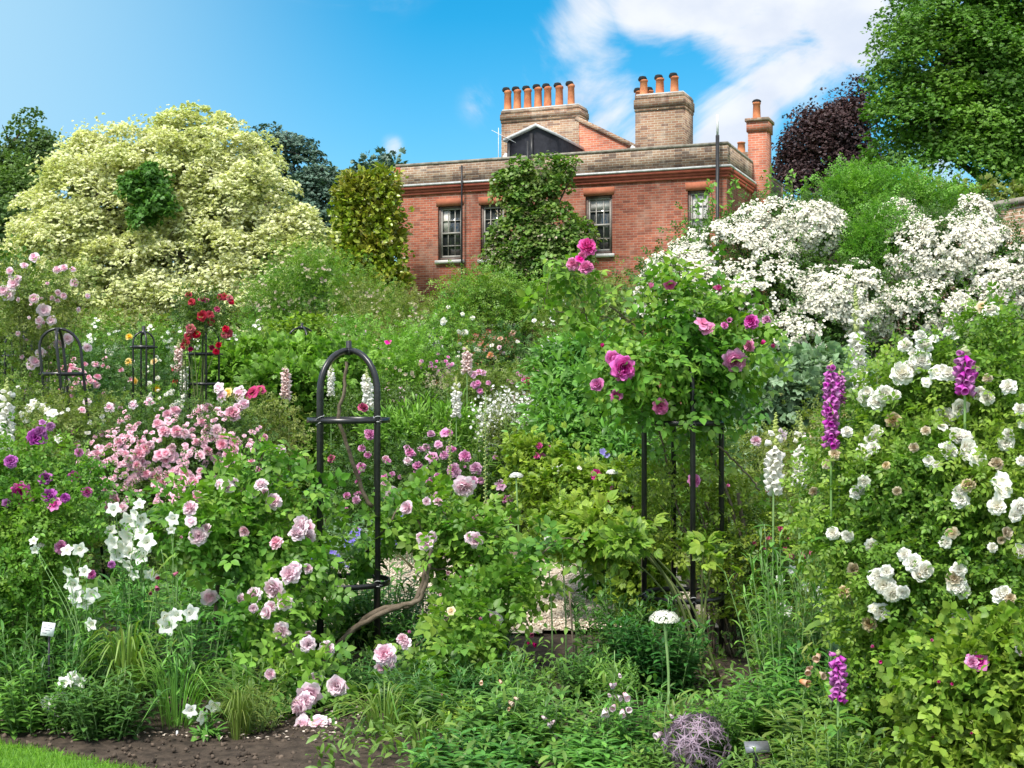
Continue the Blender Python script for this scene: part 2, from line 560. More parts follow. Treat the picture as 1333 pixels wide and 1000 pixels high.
M['budgreen'] = petal_mat('bud_green', (0.30, 0.40, 0.12), (0.48, 0.55, 0.22), var=0.05)
# hard things
M['iron'] = plain_mat('black_painted_steel', (0.010, 0.010, 0.012), (0.022, 0.022, 0.025), 25, 0.32, spec=0.5)
M['soil'] = plain_mat('bed_soil', (0.028, 0.020, 0.014), (0.085, 0.062, 0.045), 14, 0.95, bump=1.0, detail=12)
M['meadow'] = plain_mat('meadow', (0.07, 0.15, 0.03), (0.12, 0.22, 0.04), 2, 0.9)
M['lawn'] = plain_mat('lawn_turf', (0.07, 0.18, 0.02), (0.12, 0.26, 0.03), 30, 0.9, bump=0.5)
M['gravel'] = plain_mat('gravel_bed', (0.40, 0.33, 0.24), (0.70, 0.62, 0.50), 60, 0.9, bump=0.8)
M['stone'] = plain_mat('pale_stone', (0.45, 0.44, 0.42), (0.62, 0.60, 0.58), 6, 0.8)
M['old_coping'] = plain_mat('lichened_coping', (0.16, 0.14, 0.11), (0.34, 0.31, 0.26), 5, 0.9)
M['lead'] = plain_mat('lead_flashing', (0.42, 0.42, 0.42), (0.66, 0.66, 0.66), 5, 0.6)
M['slate'] = plain_mat('slate_roof', (0.12, 0.13, 0.15), (0.2, 0.2, 0.22), 4, 0.6)
M['tar'] = plain_mat('black_dormer_cladding', (0.012, 0.012, 0.018), (0.03, 0.03, 0.04), 6, 0.6)
M['sash'] = plain_mat('sash_paint', (0.26, 0.25, 0.22), (0.36, 0.34, 0.31), 8, 0.5)
M['box_frame'] = plain_mat('sash_box_paint', (0.10, 0.07, 0.06), (0.16, 0.12, 0.10), 8, 0.5)
M['shutter'] = plain_mat('shutter_paint', (0.60, 0.58, 0.52), (0.7, 0.68, 0.62), 8, 0.5)
M['pot'] = plain_mat('terracotta', (0.42, 0.13, 0.06), (0.62, 0.25, 0.11), 5, 0.8)
M['soot'] = plain_mat('soot', (0.01, 0.01, 0.01), (0.02, 0.02, 0.02), 5, 0.9)
M['pipe'] = plain_mat('black_pipe', (0.015, 0.015, 0.018), (0.03, 0.03, 0.032), 10, 0.4)
M['white_pipe'] = plain_mat('white_pipe', (0.55, 0.55, 0.55), (0.7, 0.7, 0.7), 10, 0.5)
M['timber'] = plain_mat('timber_edging', (0.16, 0.12, 0.09), (0.30, 0.24, 0.19), 12, 0.85, bump=0.4)
M['tag_silver'] = plain_mat('silver_label', (0.20, 0.21, 0.23), (0.3, 0.3, 0.32), 12, 0.4, metal=0.6)
M['tag_white'] = plain_mat('white_label', (0.70, 0.71, 0.74), (0.78, 0.79, 0.82), 12, 0.5)
M['ink'] = plain_mat('label_print', (0.05, 0.05, 0.06), (0.08, 0.08, 0.09), 12, 0.6)
M['brick_red'] = brick_mat('red_brick', (0.44, 0.135, 0.078), (0.30, 0.082, 0.052), (0.38, 0.27, 0.21), mort=0.009, vary=0.55)
M['rubbed'] = plain_mat('rubbed_brick', (0.36, 0.11, 0.06), (0.44, 0.155, 0.085), 7, 0.85)
M['cornice'] = plain_mat('moulded_red_brick', (0.27, 0.065, 0.042), (0.38, 0.10, 0.06), 5, 0.85)
M['brick_stock'] = brick_mat('stock_brick', (0.36, 0.235, 0.15), (0.29, 0.165, 0.105), (0.50, 0.44, 0.36), mort=0.011, vary=0.75, pick=(0.10, 0.07, 0.06))
M['brick_stack'] = brick_mat('stack_brick', (0.36, 0.235, 0.145), (0.30, 0.15, 0.09), (0.46, 0.40, 0.32), mort=0.010, vary=0.8, pick=(0.15, 0.09, 0.07))
M['brick_orange'] = brick_mat('orange_stack_brick', (0.50, 0.17, 0.09), (0.42, 0.12, 0.07), (0.42, 0.30, 0.24), mort=0.010, vary=0.4)
m, t = new_mat('window_glass')
p = N(t, 'ShaderNodeBsdfPrincipled')
p.inputs['Base Color'].default_value = (0.03, 0.035, 0.035, 1)
p.inputs['Roughness'].default_value = 0.06
p.inputs['Specular IOR Level'].default_value = 0.9
nz = N(t, 'ShaderNodeTexNoise'); nz.inputs['Scale'].default_value = 2.5
bp = N(t, 'ShaderNodeBump'); bp.inputs['Strength'].default_value = 0.12
t.links.new(nz.outputs[0], bp.inputs['Height']); t.links.new(bp.outputs[0], p.inputs['Normal'])
o_ = N(t, 'ShaderNodeOutputMaterial'); t.links.new(p.outputs[0], o_.inputs[0])
M['glass'] = m


# ------------------------------------------------------------------ leaf, petal and flower templates
def T(v, f): return np.array(v, float), np.array(f, int)


LEAF4 = T([(0, 0, 0), (.30, .48, .07), (-.30, .48, .07), (0, 1, -.06)], [(0, 1, 3), (0, 3, 2)])
LEAF8 = T([(0, 0, 0), (.27, .30, .07), (-.27, .30, .07), (0, .32, 0), (.25, .66, .05), (-.25, .66, .05), (0, .68, -.03), (0, 1, -.12)],
          [(0, 1, 3), (0, 3, 2), (3, 1, 4), (3, 4, 6), (2, 3, 6), (2, 6, 5), (6, 4, 7), (5, 6, 7)])
LEAFROUND = T([(0, 0, 0), (.42, .30, .08), (-.42, .30, .08), (0, .34, 0), (.40, .70, .05), (-.40, .70, .05), (0, .7, -.02), (0, 1, -.1)], LEAF8[1])


def lance(w=0.10, droop=0.35, n=4):
    v, f = [], []
    for i in range(n + 1):
        t = i / n
        ww = w * math.sin(math.pi * min(1, t * .92 + .06)) ** 0.75 if i < n else 0.0
        z = -droop * t * t
        y = t * (1 - 0.25 * droop * t)
        if i == n: v.append((0, y, z))
        else: v += [(-ww, y, z + .25 * ww), (0, y, z), (ww, y, z + .25 * ww)]
    for i in range(n - 1):
        a = i * 3
        for s in (0, 1):
            f += [(a + s, a + s + 1, a + s + 4), (a + s, a + s + 4, a + s + 3)]
    a = (n - 1) * 3
    f += [(a, a + 1, a + 3), (a + 1, a + 2, a + 3)]
    return T(v, f)


LANCE = lance(.095, .35)
LANCE_WIDE = lance(.16, .4)
STRAP = lance(.035, .55, 6)
NEEDLE = T([(-.05, 0, 0), (.05, 0, 0), (0, 1, 0)], [(0, 1, 2)])


def xf(tm, s, ang, off, tilt=0.0):
    v = tm[0] * s
    c, sn = math.cos(tilt), math.sin(tilt)
    v = np.stack([v[:, 0], v[:, 1] * c - v[:, 2] * sn, v[:, 1] * sn + v[:, 2] * c], 1)
    c, sn = math.cos(ang), math.sin(ang)
    v = np.stack([v[:, 0] * c - v[:, 1] * sn, v[:, 0] * sn + v[:, 1] * c, v[:, 2]], 1) + np.array(off)
    return v, tm[1]


def compound(tm, leaf=.48, pairs=2):
    parts = [xf(tm, leaf * 1.05, 0, (0, .62, -.04))]
    for i in range(pairs):
        y = .56 - i * .33
        for s in (-1, 1):
            parts.append(xf(tm, leaf * (.95 - .12 * i), s * 1.15, (s * -.05, y, -.02), -.1))
    return merge(*parts)


LEAFOV = T([(0, 0, 0), (.31, .28, .08), (-.31, .28, .08), (0, .30, 0), (.29, .62, .05), (-.29, .62, .05), (0, .62, -.03), (0, 1, -.14)], LEAF8[1])
ROSE5 = compound(LEAF8)
ROSE5_OV = compound(LEAFOV, .44)
ROSE3_RD = compound(T(LEAFOV[0] * np.array([1.25, 1, 1]), LEAFOV[1]), .46, 1)
ROSE3_OV = compound(LEAFOV, .5, 1)
ROSE5_LOW = compound(LEAF4)
ROSE7_LOW = compound(LEAF4, .40, 3)
# a fan of leaflets: maple-like spray for far crowns
FAN = merge(*[xf(LEAF4, 1.0 - .15 * abs(a), a * .75, (0, 0, 0), -.1 * abs(a)) for a in (-1.6, -.8, 0, .8, 1.6)])
LOBED = merge(*[xf(LEAF8, 1.0 - .22 * abs(a), a * .62, (0, 0, 0), -.05) for a in (-2, -1, 0, 1, 2)])


def petal_grid(nu, nv, W_, prof, phi, curl=0.25, ruff=0.04, seed=0):
    """prof(t)->(r,z) centreline; width W_ across; cupped towards the axis"""
    r_ = np.random.default_rng(seed)
    v = []
    for i in range(nv + 1):
        t = i / nv
        r, z = prof(t)
        w = W_ * (0.22 + 0.78 * math.sin(math.pi * min(.5, t * .62))) * (1 - 0.30 * max(0, t - .8) / .2)
        for j in range(nu + 1):
            s = j / nu * 2 - 1
            tt = t * (1 - 0.10 * s * s)
            r2, z2 = prof(tt)
            x = s * w
            rr = r2 - curl * s * s * w + r_.normal(0, ruff) * t
            v.append((x, rr, z2 + r_.normal(0, ruff) * t + .12 * s * s * w))
    f = []
    for i in range(nv):
        for j in range(nu):
            a = i * (nu + 1) + j
            f += [(a, a + 1, a + nu + 2), (a, a + nu + 2, a + nu + 1)]
    v = np.array(v)
    c, sn = math.cos(phi), math.sin(phi)
    v = np.stack([v[:, 0] * c - v[:, 1] * sn, v[:, 0] * sn + v[:, 1] * c, v[:, 2]], 1)
    return v, np.array(f)


def rose_geo(seed, rings=((8, 1.0, .02, .42), (8, .93, .24, .40), (8, .82, .44, .36), (8, .67, .57, .30), (7, .50, .65, .25), (6, .34, .69, .2), (4, .18, .69, .14)), nu=3, nv=4):
    r_ = np.random.default_rng(seed)
    out = []
    for k_, (n, R, H, w) in enumerate(rings):
        ph = r_.random() * 6
        for i in range(n):
            rr, hh = R * r_.uniform(.92, 1.08), H + r_.normal(0, .03)
            flare = 1.0 if k_ < 2 else .6

            def prof(t, rr=rr, hh=hh, flare=flare):
                r = rr * (t ** .75)
                z = hh * (t ** (1.6 if flare > .8 else .9)) - (.16 * max(0, t - .7) / .3 if flare > .8 else -.0)
                return r, z
            out.append(petal_grid(nu, nv, w, prof, ph + i * 2 * math.pi / n + r_.normal(0, .12), (.35, .05)[0], .05, int(r_.integers(1e6))))
    return merge(*out)


def simple_flower(seed, n=5, cup=.25, w=.5):
    r_ = np.random.default_rng(seed)
    out = []
    for i in range(n):
        rr = r_.uniform(.9, 1.05)
        out.append(petal_grid(2, 2, w, lambda t, rr=rr: (rr * t, cup * t * t), i * 2 * math.pi / n + r_.normal(0, .08), .1, .03, seed * 9 + i))
    return merge(*out)


GEO = {
    'rose': [rose_geo(s) for s in (1, 2, 3)],
    'rose_low': [rose_geo(s, ((5, 1.0, .12, .6), (5, .75, .38, .5), (4, .42, .52, .36)), 2, 2) for s in (4, 5, 6)],
    'rose_cup': [rose_geo(s, ((6, .88, .42, .55), (6, .80, .60, .5), (6, .64, .70, .4), (5, .46, .74, .3), (5, .30, .74, .22), (3, .15, .70, .15)), 2, 3) for s in (7, 8)],
    'bud': [rose_geo(s, ((3, .42, 1.0, .42), (3, .30, 1.1, .32)), 2, 3) for s in (9,)],
    'single': [simple_flower(s) for s in (1, 2)],
    'loose': [rose_geo(s, ((6, 1.0, .05, .5), (5, .7, .22, .4), (4, .4, .3, .3)), 2, 3) for s in (21, 22)],
}
# a broad five-pointed bell, seen as a star from the front
_th = np.arange(20) / 20 * 2 * np.pi


def bell5():
    v = []
    for (r, z, lobe) in ((.10, 0, 0), (.30, .14, 0), (.42, .42, 0), (.54, .62, .03), (.82, .76, .10), (1.05, .74, .24)):
        rr = r * (1 + lobe * np.cos(5 * _th) * 1.0)
        v.append(np.stack([rr * np.cos(_th), rr * np.sin(_th), z - lobe * .1 * np.cos(5 * _th)], 1))
    v = np.concatenate(v)
    f = []
    for i in range(5):
        for j in range(20):
            a, b = i * 20 + j, i * 20 + (j + 1) % 20
            f += [(a, b, b + 20), (a, b + 20, a + 20)]
    return v, np.array(f)


def tube_bell():
    v, f = lathe([(.10, 0), (.22, .12), (.27, .35), (.33, .7), (.30, .82), (.42, 1.0), (.36, 1.0)], 10)
    v = v.copy()
    lip = v[:, 2] > .9
    v[lip, 2] += .14 * (v[lip, 1] < 0)
    return v, f


GEO['bell'] = [bell5()]
GEO['tubebell'] = [tube_bell()]
_mesh_cache = {}


def flower_mesh(kind, mat, i):
    g = GEO[kind]
    i = i % len(g)
    key = (kind, mat, i)
    if key not in _mesh_cache:
        _mesh_cache[key] = make_mesh(kind + '_flower', g[i][0], g[i][1], M[mat], True)
    return _mesh_cache[key]


def bloom(parent, kind, mat, pos, nrm, size, name='flower'):
    if kind == 'rose':
        kind = random.choice(('rose', 'rose', 'rose', 'rose_cup', 'rose', 'loose'))
    size = size * random.uniform(.88, 1.14)
    nrm = np.asarray(nrm, float) + rng.normal(0, .13, 3)
    me = flower_mesh(kind, mat, random.randrange(9))
    o = bpy.data.objects.new(name, me)
    COL.objects.link(o)
    o.parent = parent
    q = Vector(nrm).to_track_quat('Z', 'Y').to_matrix().to_4x4() @ Matrix.Rotation(random.uniform(0, 6.28), 4, 'Z')
    s = size
    o.matrix_local = Matrix.Translation(Vector([float(a) for a in pos]) - parent.location) @ q @ Matrix.Diagonal((s, s, s, 1))
    return o


# ------------------------------------------------------------------ growth
def B(px, py, rx, ry, Y, rd=None):
    c = W(px, py, Y)
    a, b = rx / F * Y, ry / F * Y
    return dict(c=c, r=np.array([a, rd if rd else min(a, b) * 0.9 + 0.1 * max(a, b), b]), px=(px, py, rx, ry))


def lump(u, ph):
    return (np.sin(3.1 * u[:, 0] + ph[0] + 1.7 * u[:, 2]) * np.sin(2.7 * u[:, 2] + ph[1]) + .6 * np.sin(6.3 * u[:, 0] + ph[2]) * np.sin(5.9 * u[:, 2] + ph[3] + 2 * u[:, 1]))


def foliage(blobs, n, per, leaf, tmpl, cr=0.25, flat=0.7, up=0.5, shell=0.45, droop=0.15, lumpy=0.13, back=0.35, jitter=.8, zmin=None, tipup=0.0):
    """n clumps of `per` leaves through a union of ellipsoids; gaps between clumps let dark and sky through"""
    area = np.array([b['r'][0] * b['r'][2] for b in blobs])
    which = rng.choice(len(blobs), n, p=area / area.sum())
    C_ = np.array([b['c'] for b in blobs])[which]
    R_ = np.array([b['r'] for b in blobs])[which]
    u = norm(rng.normal(size=(n, 3)))
    flip = (u[:, 1] > 0.25) & (rng.random(n) > back)
    u[flip, 1] *= -1
    phs = rng.random((len(blobs), 4)) * 6
    amp = np.zeros(n)
    for i in range(len(blobs)):
        k_ = which == i
        amp[k_] = lump(u[k_], phs[i])
    rad = (1 - (1 - shell) * rng.random(n) ** 1.7) * (1 + lumpy * amp)
    c = C_ + u * R_ * rad[:, None]
    o = norm(u / R_)
    cc = np.repeat(c, per, 0)
    oo = np.repeat(o, per, 0)
    m_ = n * per
    crr = np.repeat(cr * rng.uniform(.6, 1.35, n), per)[:, None]
    off = rng.normal(size=(m_, 3)) * np.array([1, 1, flat]) * .55
    pos = cc + off * crr
    d = norm(oo * .6 + norm(off + 1e-6) * .6 + rng.normal(size=(m_, 3)) * jitter * .6 + np.array([0, 0, tipup - droop]))
    nn = norm(oo * .55 + np.array([0, 0, up]) + rng.normal(size=(m_, 3)) * .45)
    s = leaf * rng.uniform(.6, 1.25, m_)
    if zmin is not None:
        g_ = ground_z(pos[:, 0], pos[:, 1]) + zmin
        k_ = pos[:, 2] > g_
        pos, d, nn, s = pos[k_], d[k_], nn[k_], s[k_]
    return scatter(tmpl, pos, d, nn, s)


def front(blobs, px, py):
    """depth at which the line of sight through (px,py) meets the plant's surface, and the outward normal there"""
    best = None
    d = np.array([(px - CX) / F, 1, (CY - py) / F])
    o = np.array([0, 0, CZ])
    for b in blobs:
        A = d / b['r']; Bv = (o - b['c']) / b['r']
        a, bb, cc = A @ A, 2 * A @ Bv, Bv @ Bv - 1
        D = bb * bb - 4 * a * cc
        if D > 0:
            t = (-bb - math.sqrt(D)) / (2 * a)
            if best is None or t < best[0]:
                pnt = o + d * t
                best = (t, norm((pnt - b['c']) / b['r'] ** 2))
    if best is None:
        b = min(blobs, key=lambda b: ((px - b['px'][0]) / b['px'][2]) ** 2 + ((py - b['px'][1]) / b['px'][3]) ** 2)
        return b['c'][1] - .1 * b['r'][1], norm(np.array([(px - b['px'][0]) / b['px'][2], -1, (b['px'][1] - py) / b['px'][3]]))
    return best


def stems(root, base, tips, r0=.012, r1=.004, mat='twig', sides=5, wob=.12, name='stem', n=9):
    parts = []
    for tp in tips:
        b = np.array(base) + np.array([rng.normal(0, .06), rng.normal(0, .05), 0])
        mid = b + (tp - b) * np.array([.35, .35, .6]) + rng.normal(0, wob * .4, 3) * np.linalg.norm(tp - b) * .3
        parts.append(tube(spline([b, mid, tp], n), [r0, r1], sides))
    return part(name, merge(*parts), M[mat], root)


def blob_tips(blobs, k, shell=.85):
    out = []
    for _ in range(k):
        b = blobs[int(rng.integers(len(blobs)))]
        u = norm(rng.normal(size=3)); u[2] = abs(u[2]) * .8 + .1
        out.append(b['c'] + u * b['r'] * shell)
    return out


def base_of(blobs, zoff=0.0):
    b = min(blobs, key=lambda b: b['c'][2])
    x, y = b['c'][0], b['c'][1]
    return np.array([x, y, gz(x, y) + zoff])


def shelves(blobs, n, per, R, leaf, tmpl, thick=.10, upness=1.2, dome=.35, shell=.55, lumpy=.14, back=.3, aspect=.7, power=1.5):
    """boughs: drooping plates or domes of leaves set round the crown, dark hollows between them"""
    area = np.array([b['r'][0] * b['r'][2] for b in blobs])
    which = rng.choice(len(blobs), n, p=area / area.sum())
    C_ = np.array([b['c'] for b in blobs])[which]; R_ = np.array([b['r'] for b in blobs])[which]
    u = norm(rng.normal(size=(n, 3)))
    flip = (u[:, 1] > .25) & (rng.random(n) > back)
    u[flip, 1] *= -1
    ph = rng.random(4) * 6
    rad = (1 - (1 - shell) * rng.random(n) ** power) * (1 + lumpy * lump(u, ph))
    c = C_ + u * R_ * rad[:, None]
    o = norm(u / R_)
    nr = norm(np.array([0, 0, upness]) + o * .6 + rng.normal(size=(n, 3)) * .15)
    t1 = norm(np.cross(nr, rng.normal(size=(n, 3)))); t2 = np.cross(nr, t1)
    RR = R * rng.uniform(.55, 1.35, n)
    m_ = n * per
    rr = np.sqrt(rng.random(m_)); a = rng.random(m_) * 6.283
    rep_ = lambda q: np.repeat(q, per, 0)
    rad_ = rep_(t1) * np.cos(a)[:, None] + rep_(t2) * (np.sin(a) * aspect)[:, None]
    pos = rep_(c) + rad_ * (rr * rep_(RR))[:, None] + rep_(nr) * (-dome * rr ** 2 * rep_(RR) + rng.normal(0, thick, m_))[:, None]
    d = norm(rad_ * .8 + rep_(o) * .4 + rng.normal(size=(m_, 3)) * .4 + [0, 0, -.25])
    nn = norm(rep_(nr) + rad_ * rr[:, None] * dome * 1.5 + rng.normal(size=(m_, 3)) * .4)
    return scatter(tmpl, pos, d, nn, leaf * rng.uniform(.6, 1.25, m_))


def skirt(blobs):
    """carry the mass of a bush down to the soil"""
    b = min(blobs, key=lambda b: b['c'][2])
    lo = gz(b['c'][0], b['c'][1])
    bottom = b['c'][2] - b['r'][2]
    out = list(blobs)
    if bottom > lo + .1:
        h = (b['c'][2] - lo) / 2
        out.append(dict(c=np.array([b['c'][0], b['c'][1] + .05, lo + h]), r=np.array([b['r'][0] * .85, b['r'][1] * .8, h]), px=b['px']))
    return out


FLOWER_SCALE = 1.18


def bush(name, label, cat, blobs, fscale=1.0, leafmat='rose', leaf=.07, tmpl=ROSE5_LOW, n=260, per=9, cr=.16, flowers=(), fkind='rose_low', fmat='white',
         rand=0, rsize=5.0, group=None, stem_n=9, ground=True, stem_r=.010, fspread=(1, .3, .5), up=.5, lumpy=.15, stem_mat='twig', stuffn=0,
         fregion=None, droop=.15, tipup=0.0, flat=.7, shell=.45, clusters=0):
    """a shrub: stems, foliage, and every flower the photograph shows as a part of its own"""
    full = skirt(blobs) if ground else list(blobs)
    base = base_of(blobs)
    root = thing(name, base, label, cat, group)
    stems(root, base, blob_tips(full, stem_n), stem_r, stem_r * .35, stem_mat)
    part('foliage', foliage(full, n, per, leaf, tmpl, cr, zmin=.02, up=up, lumpy=lumpy, droop=droop, tipup=tipup, flat=flat, shell=shell), M[leafmat], root)
    for fl in flowers:
        px, py, r = fl[:3]
        mt = fl[3] if len(fl) > 3 else fmat
        kd = fl[4] if len(fl) > 4 else fkind
        Y, nr = front(full, px, py)
        Y = Y - .07
        nn = norm(nr * .6 + np.array([rng.normal(0, .3), -.9, .3 + rng.normal(0, .2)]))
        bloom(root, kd, mt, W(px, py, Y) - np.array(nn) * r / F * Y * .3, nn, r / F * Y * FLOWER_SCALE * fscale)
    left = max(0, 100 - len(flowers))
    k_ = 0
    pts = []
    reg = fregion or [b['px'] for b in blobs]
    ar = np.array([r_[2] * r_[3] for r_ in reg], float)
    centres = []
    for _ in range(clusters):
        r_ = reg[int(rng.choice(len(reg), p=ar / ar.sum()))]
        q = norm(rng.normal(size=2)) * math.sqrt(rng.random())
        centres.append((r_[0] + q[0] * r_[2] * .95, r_[1] + q[1] * r_[3] * .95))
    while len(pts) < rand:
        if centres:
            c_ = centres[int(rng.integers(len(centres)))]
            px, py = c_[0] + rng.normal(0, rsize * 2.0), c_[1] + rng.normal(0, rsize * 1.7)
        else:
            r_ = reg[int(rng.choice(len(reg), p=ar / ar.sum()))]
            q = norm(rng.normal(size=2)) * math.sqrt(rng.random())
            px, py = r_[0] + q[0] * r_[2] * .98, r_[1] + q[1] * r_[3] * .98
        pts.append((px, py, rsize * rng.uniform(.7, 1.3)))
    geo = []
    for i, (px, py, r) in enumerate(pts):
        Y, nr = front(full, px, py)
        Y = Y - .02
        nn = norm(nr * .7 + np.array([rng.normal(0, .4), -.6, .45 + rng.normal(0, .3)]))
        pos = W(px, py, Y)
        if i < left:
            bloom(root, fkind, fmat, pos, nn, r / F * Y)
        else:
            geo.append((pos, nn, r / F * Y))
    if geo:
        g = GEO['rose_low' if fkind != 'single' else 'single'][0]
        P_ = np.array([a[0] for a in geo]); NN = np.array([a[1] for a in geo]); S_ = np.array([a[2] for a in geo])
        # template z axis is the flower's face: use a perpendicular as its y
        d = norm(np.cross(NN, rng.normal(size=NN.shape)))
        o = part('blossom', scatter(g, P_, d, NN, S_), M[fmat], root, True)
        o['kind'] = 'stuff'
    return root


# ================================================================== THE SETTING
def sheet(name, xs, ys, dz, mat, kind='structure', mask=None, noise=0.0, label=None):
    X, Y = np.meshgrid(xs, ys)
    Z = ground_z(X, Y) + dz + noise * (np.sin(X * 3.1 + Y * 1.7) * np.sin(Y * 2.3 - X) + .5 * np.sin(X * 7.7 + 1) * np.sin(Y * 6.1))
    v = np.stack([X, Y, Z], -1).reshape(-1, 3)
    nx = len(xs)
    f = []
    for j in range(len(ys) - 1):
        for i in range(nx - 1):
            if mask is not None and not mask((xs[i] + xs[i + 1]) / 2, (ys[j] + ys[j + 1]) / 2): continue
            a = j * nx + i
            f.append((a, a + 1, a + nx + 1, a + nx))
    o = put(name, make_mesh(name, v, f, M[mat], True))
    o['kind'] = kind
    return o


sheet('ground', np.concatenate([[-900, -300, -120, -60], np.arange(-40, 41, 4), [60, 120, 300, 900]]),
      np.concatenate([[-300, -60, -20, 0, 5, 10], np.arange(12, 36, 2), [40, 60, 100, 300, 1400]]), 0, 'meadow')
sheet('soil', np.arange(-14, 15, .25), np.arange(2.0, 31.2, .25), .03, 'soil', noise=.012)


def path_edge(y):
    return 0.1 + .12 * math.sin(y * .9)


sheet('gravel_path', np.arange(-1.6, 1.45, .1), np.arange(8.5, 12.0, .1), .06, 'gravel',
      mask=lambda x, y: y > 8.6 + .25 * math.sin(x * 1.3) and y < 11.75 + .12 * math.sin(x * 1.1))
# loose stones on the path
n = 9000
pp = np.stack([rng.uniform(-1.5, 1.35, n), rng.uniform(8.7, 11.7, n), np.zeros(n)], 1)
pp[:, 2] = ground_z(pp[:, 0], pp[:, 1]) + .066
OCT = T([(.5, 0, 0), (0, .5, 0), (-.5, 0, 0), (0, -.5, 0), (0, 0, .4), (0, 0, -.3)],
        [(0, 1, 4), (1, 2, 4), (2, 3, 4), (3, 0, 4), (1, 0, 5), (2, 1, 5), (3, 2, 5), (0, 3, 5)])
M['pebble'] = leaf_mat('gravel_stone', (0.42, 0.35, 0.25), (0.80, 0.72, 0.58), None, trans=0.0, rough=.9)
tag(part('gravel', scatter(OCT, pp, rng.normal(size=(n, 3)) * [1, 1, .15], np.tile([0, 0, 1.], (n, 1)), rng.uniform(.01, .03, n)), M['pebble']), 'loose buff gravel stones scattered over the path', 'gravel', kind='stuff')
for nm, lab, ys, x0, x1 in (('timber_edging', 'long weathered timber edging board along the far side of the gravel path', 11.8, -1.7, 1.6),):
    pts = np.array([[x, ys + (.12 * math.sin(x * 1.1) if ys > 10 else .25 * math.sin(x * 1.3)), gz(x, ys) + .08] for x in np.linspace(x0, x1, 22)])
    v, f = tube(pts, .035, 4)
    v[:, 2] = (v[:, 2] - pts[:, 2].mean()) * 1.7 + pts[:, 2].mean()
    tag(part(nm, (v, f), M['timber']), lab, 'edging')


def lawn_front(x):
    return 5.98 - (x + 2.34) * .52 - .05 * (x + 2.34) ** 2 + .012 * np.sin(x * 23) + .008 * np.sin(x * 61)


sheet('lawn', np.arange(-5, 0.6, .06), np.arange(0.5, 8.3, .06), .055, 'lawn', mask=lambda x, y: y < lawn_front(x), noise=.004)
n = 26000
gx, gy = rng.uniform(-2.7, -1.2, n), rng.uniform(5.2, 6.5, n)
k_ = gy < lawn_front(gx) + .015
gx, gy = gx[k_], gy[k_]
pos = np.stack([gx, gy, np.full(len(gx), .055)], 1)
d = norm(rng.normal(size=(len(gx), 3)) * .45 + [0, 0, 1])
tag(part('grass', scatter(NEEDLE, pos, d, rng.normal(size=(len(gx), 3)), rng.uniform(.018, .04, len(gx))), M['grass']), 'short mown lawn grass in the corner by the soil', 'grass', kind='stuff')

# crumbs of soil and fallen petals along the front of the bed
n = 5200
gx, gy = rng.uniform(-3.2, 3.2, n), 5.6 + 2.2 * rng.random(n)
k_ = gy > lawn_front(gx) + .01
gx, gy = gx[k_], gy[k_]
M['clod'] = leaf_mat('soil_crumb', (0.035, 0.025, 0.018), (0.12, 0.088, 0.065), None, trans=0, rough=.95)
pos = np.stack([gx, gy, ground_z(gx, gy) + .035], 1)
tag(part('soil_crumbs', scatter(OCT, pos, rng.normal(size=(len(gx), 3)), rng.normal(size=(len(gx), 3)), rng.uniform(.008, .035, len(gx))), M['clod']), 'crumbs of dark soil on the bed', 'soil', kind='stuff')
n = 1100
gx = rng.uniform(-2.4, .5, n); gy = 6.0 + rng.random(n) ** 1.3 * 1.0 + np.abs(gx + .6) * .1
pos = np.stack([gx, gy, ground_z(gx, gy) + .055], 1)
M['litter'] = leaf_mat('fallen_petal', (0.16, 0.11, 0.07), (0.66, 0.58, 0.48), None, trans=0.1, rough=.9)
tag(part('fallen_petals', scatter(LEAF4, pos, rng.normal(size=(n, 3)) * [1, 1, .1], np.tile([0, 0, 1.], (n, 1)) + rng.normal(size=(n, 3)) * .3, rng.uniform(.008, .03, n)), M['litter']), 'pale fallen petals lying on the dark soil', 'petals', kind='stuff')

# ------------------------------------------------------------------ the house
# local frame: x along the garden front to the right corner (x = 0), y into the building, z up from the eye-level datum
HC = np.array([(946 - CX) / F * 38, 38.0, 0.0])
HL = np.array([(517 - CX) / F * 42, 42.0, 0.0])
ux = norm(HC - HL); HLEN = float(np.linalg.norm(HC - HL))
uy = np.array([-ux[1], ux[0], 0])
HANG = math.atan2(ux[1], ux[0])


def hl(px, py, yl=0.0):
    """pixel -> local (x, z) on the plane y = yl of the house"""
    d = np.array([(px - CX) / F, 1, (CY - py) / F])
    o = np.array([0, 0, CZ]) - HC
    t = (yl - o @ uy) / (d @ uy)
    p = o + t * d
    return float(p @ ux), float(p[2])


house = thing('brick_house', HC, 'large red brick country house with stock brick parapet and tall chimney stacks', 'house')
house.rotation_euler = (0, 0, HANG)
HG = gz(0, 40) - .1


def hpart(name, vf, mat, parent=None, smooth_shade=False):
    return put(name, make_mesh(name, vf[0], vf[1], M[mat], smooth_shade), parent or house)


def bx(*a): return box(*a)


ztop = (hl(946, 185)[1] + hl(517, 214)[1]) / 2       # parapet top
zc1 = (hl(946, 214.5)[1] + hl(517, 243)[1]) / 2      # lead line above the cornice
zc0 = zc1 - .34
XL = hl(517, 300)[0]
DEPTH = 3.15 * 1.0
side = DEPTH
BACK = 9.0
wins = []
for (x0, x1, y0, y1) in ((570, 602, 269, 338), (625.5, 657, 267, 337), (762, 797, 255.5, 330), (895, 924, 248.5, 320)):
    a, zt = hl(x0, y0); b, zb = hl(x1, y1)
    wins.append((a, b, zb, zt))
# ground-floor windows and a door mostly hidden behind the planting
zr = HG
low_wins = [(w[0], w[1], HG + .9, HG + 2.6) for w in wins]
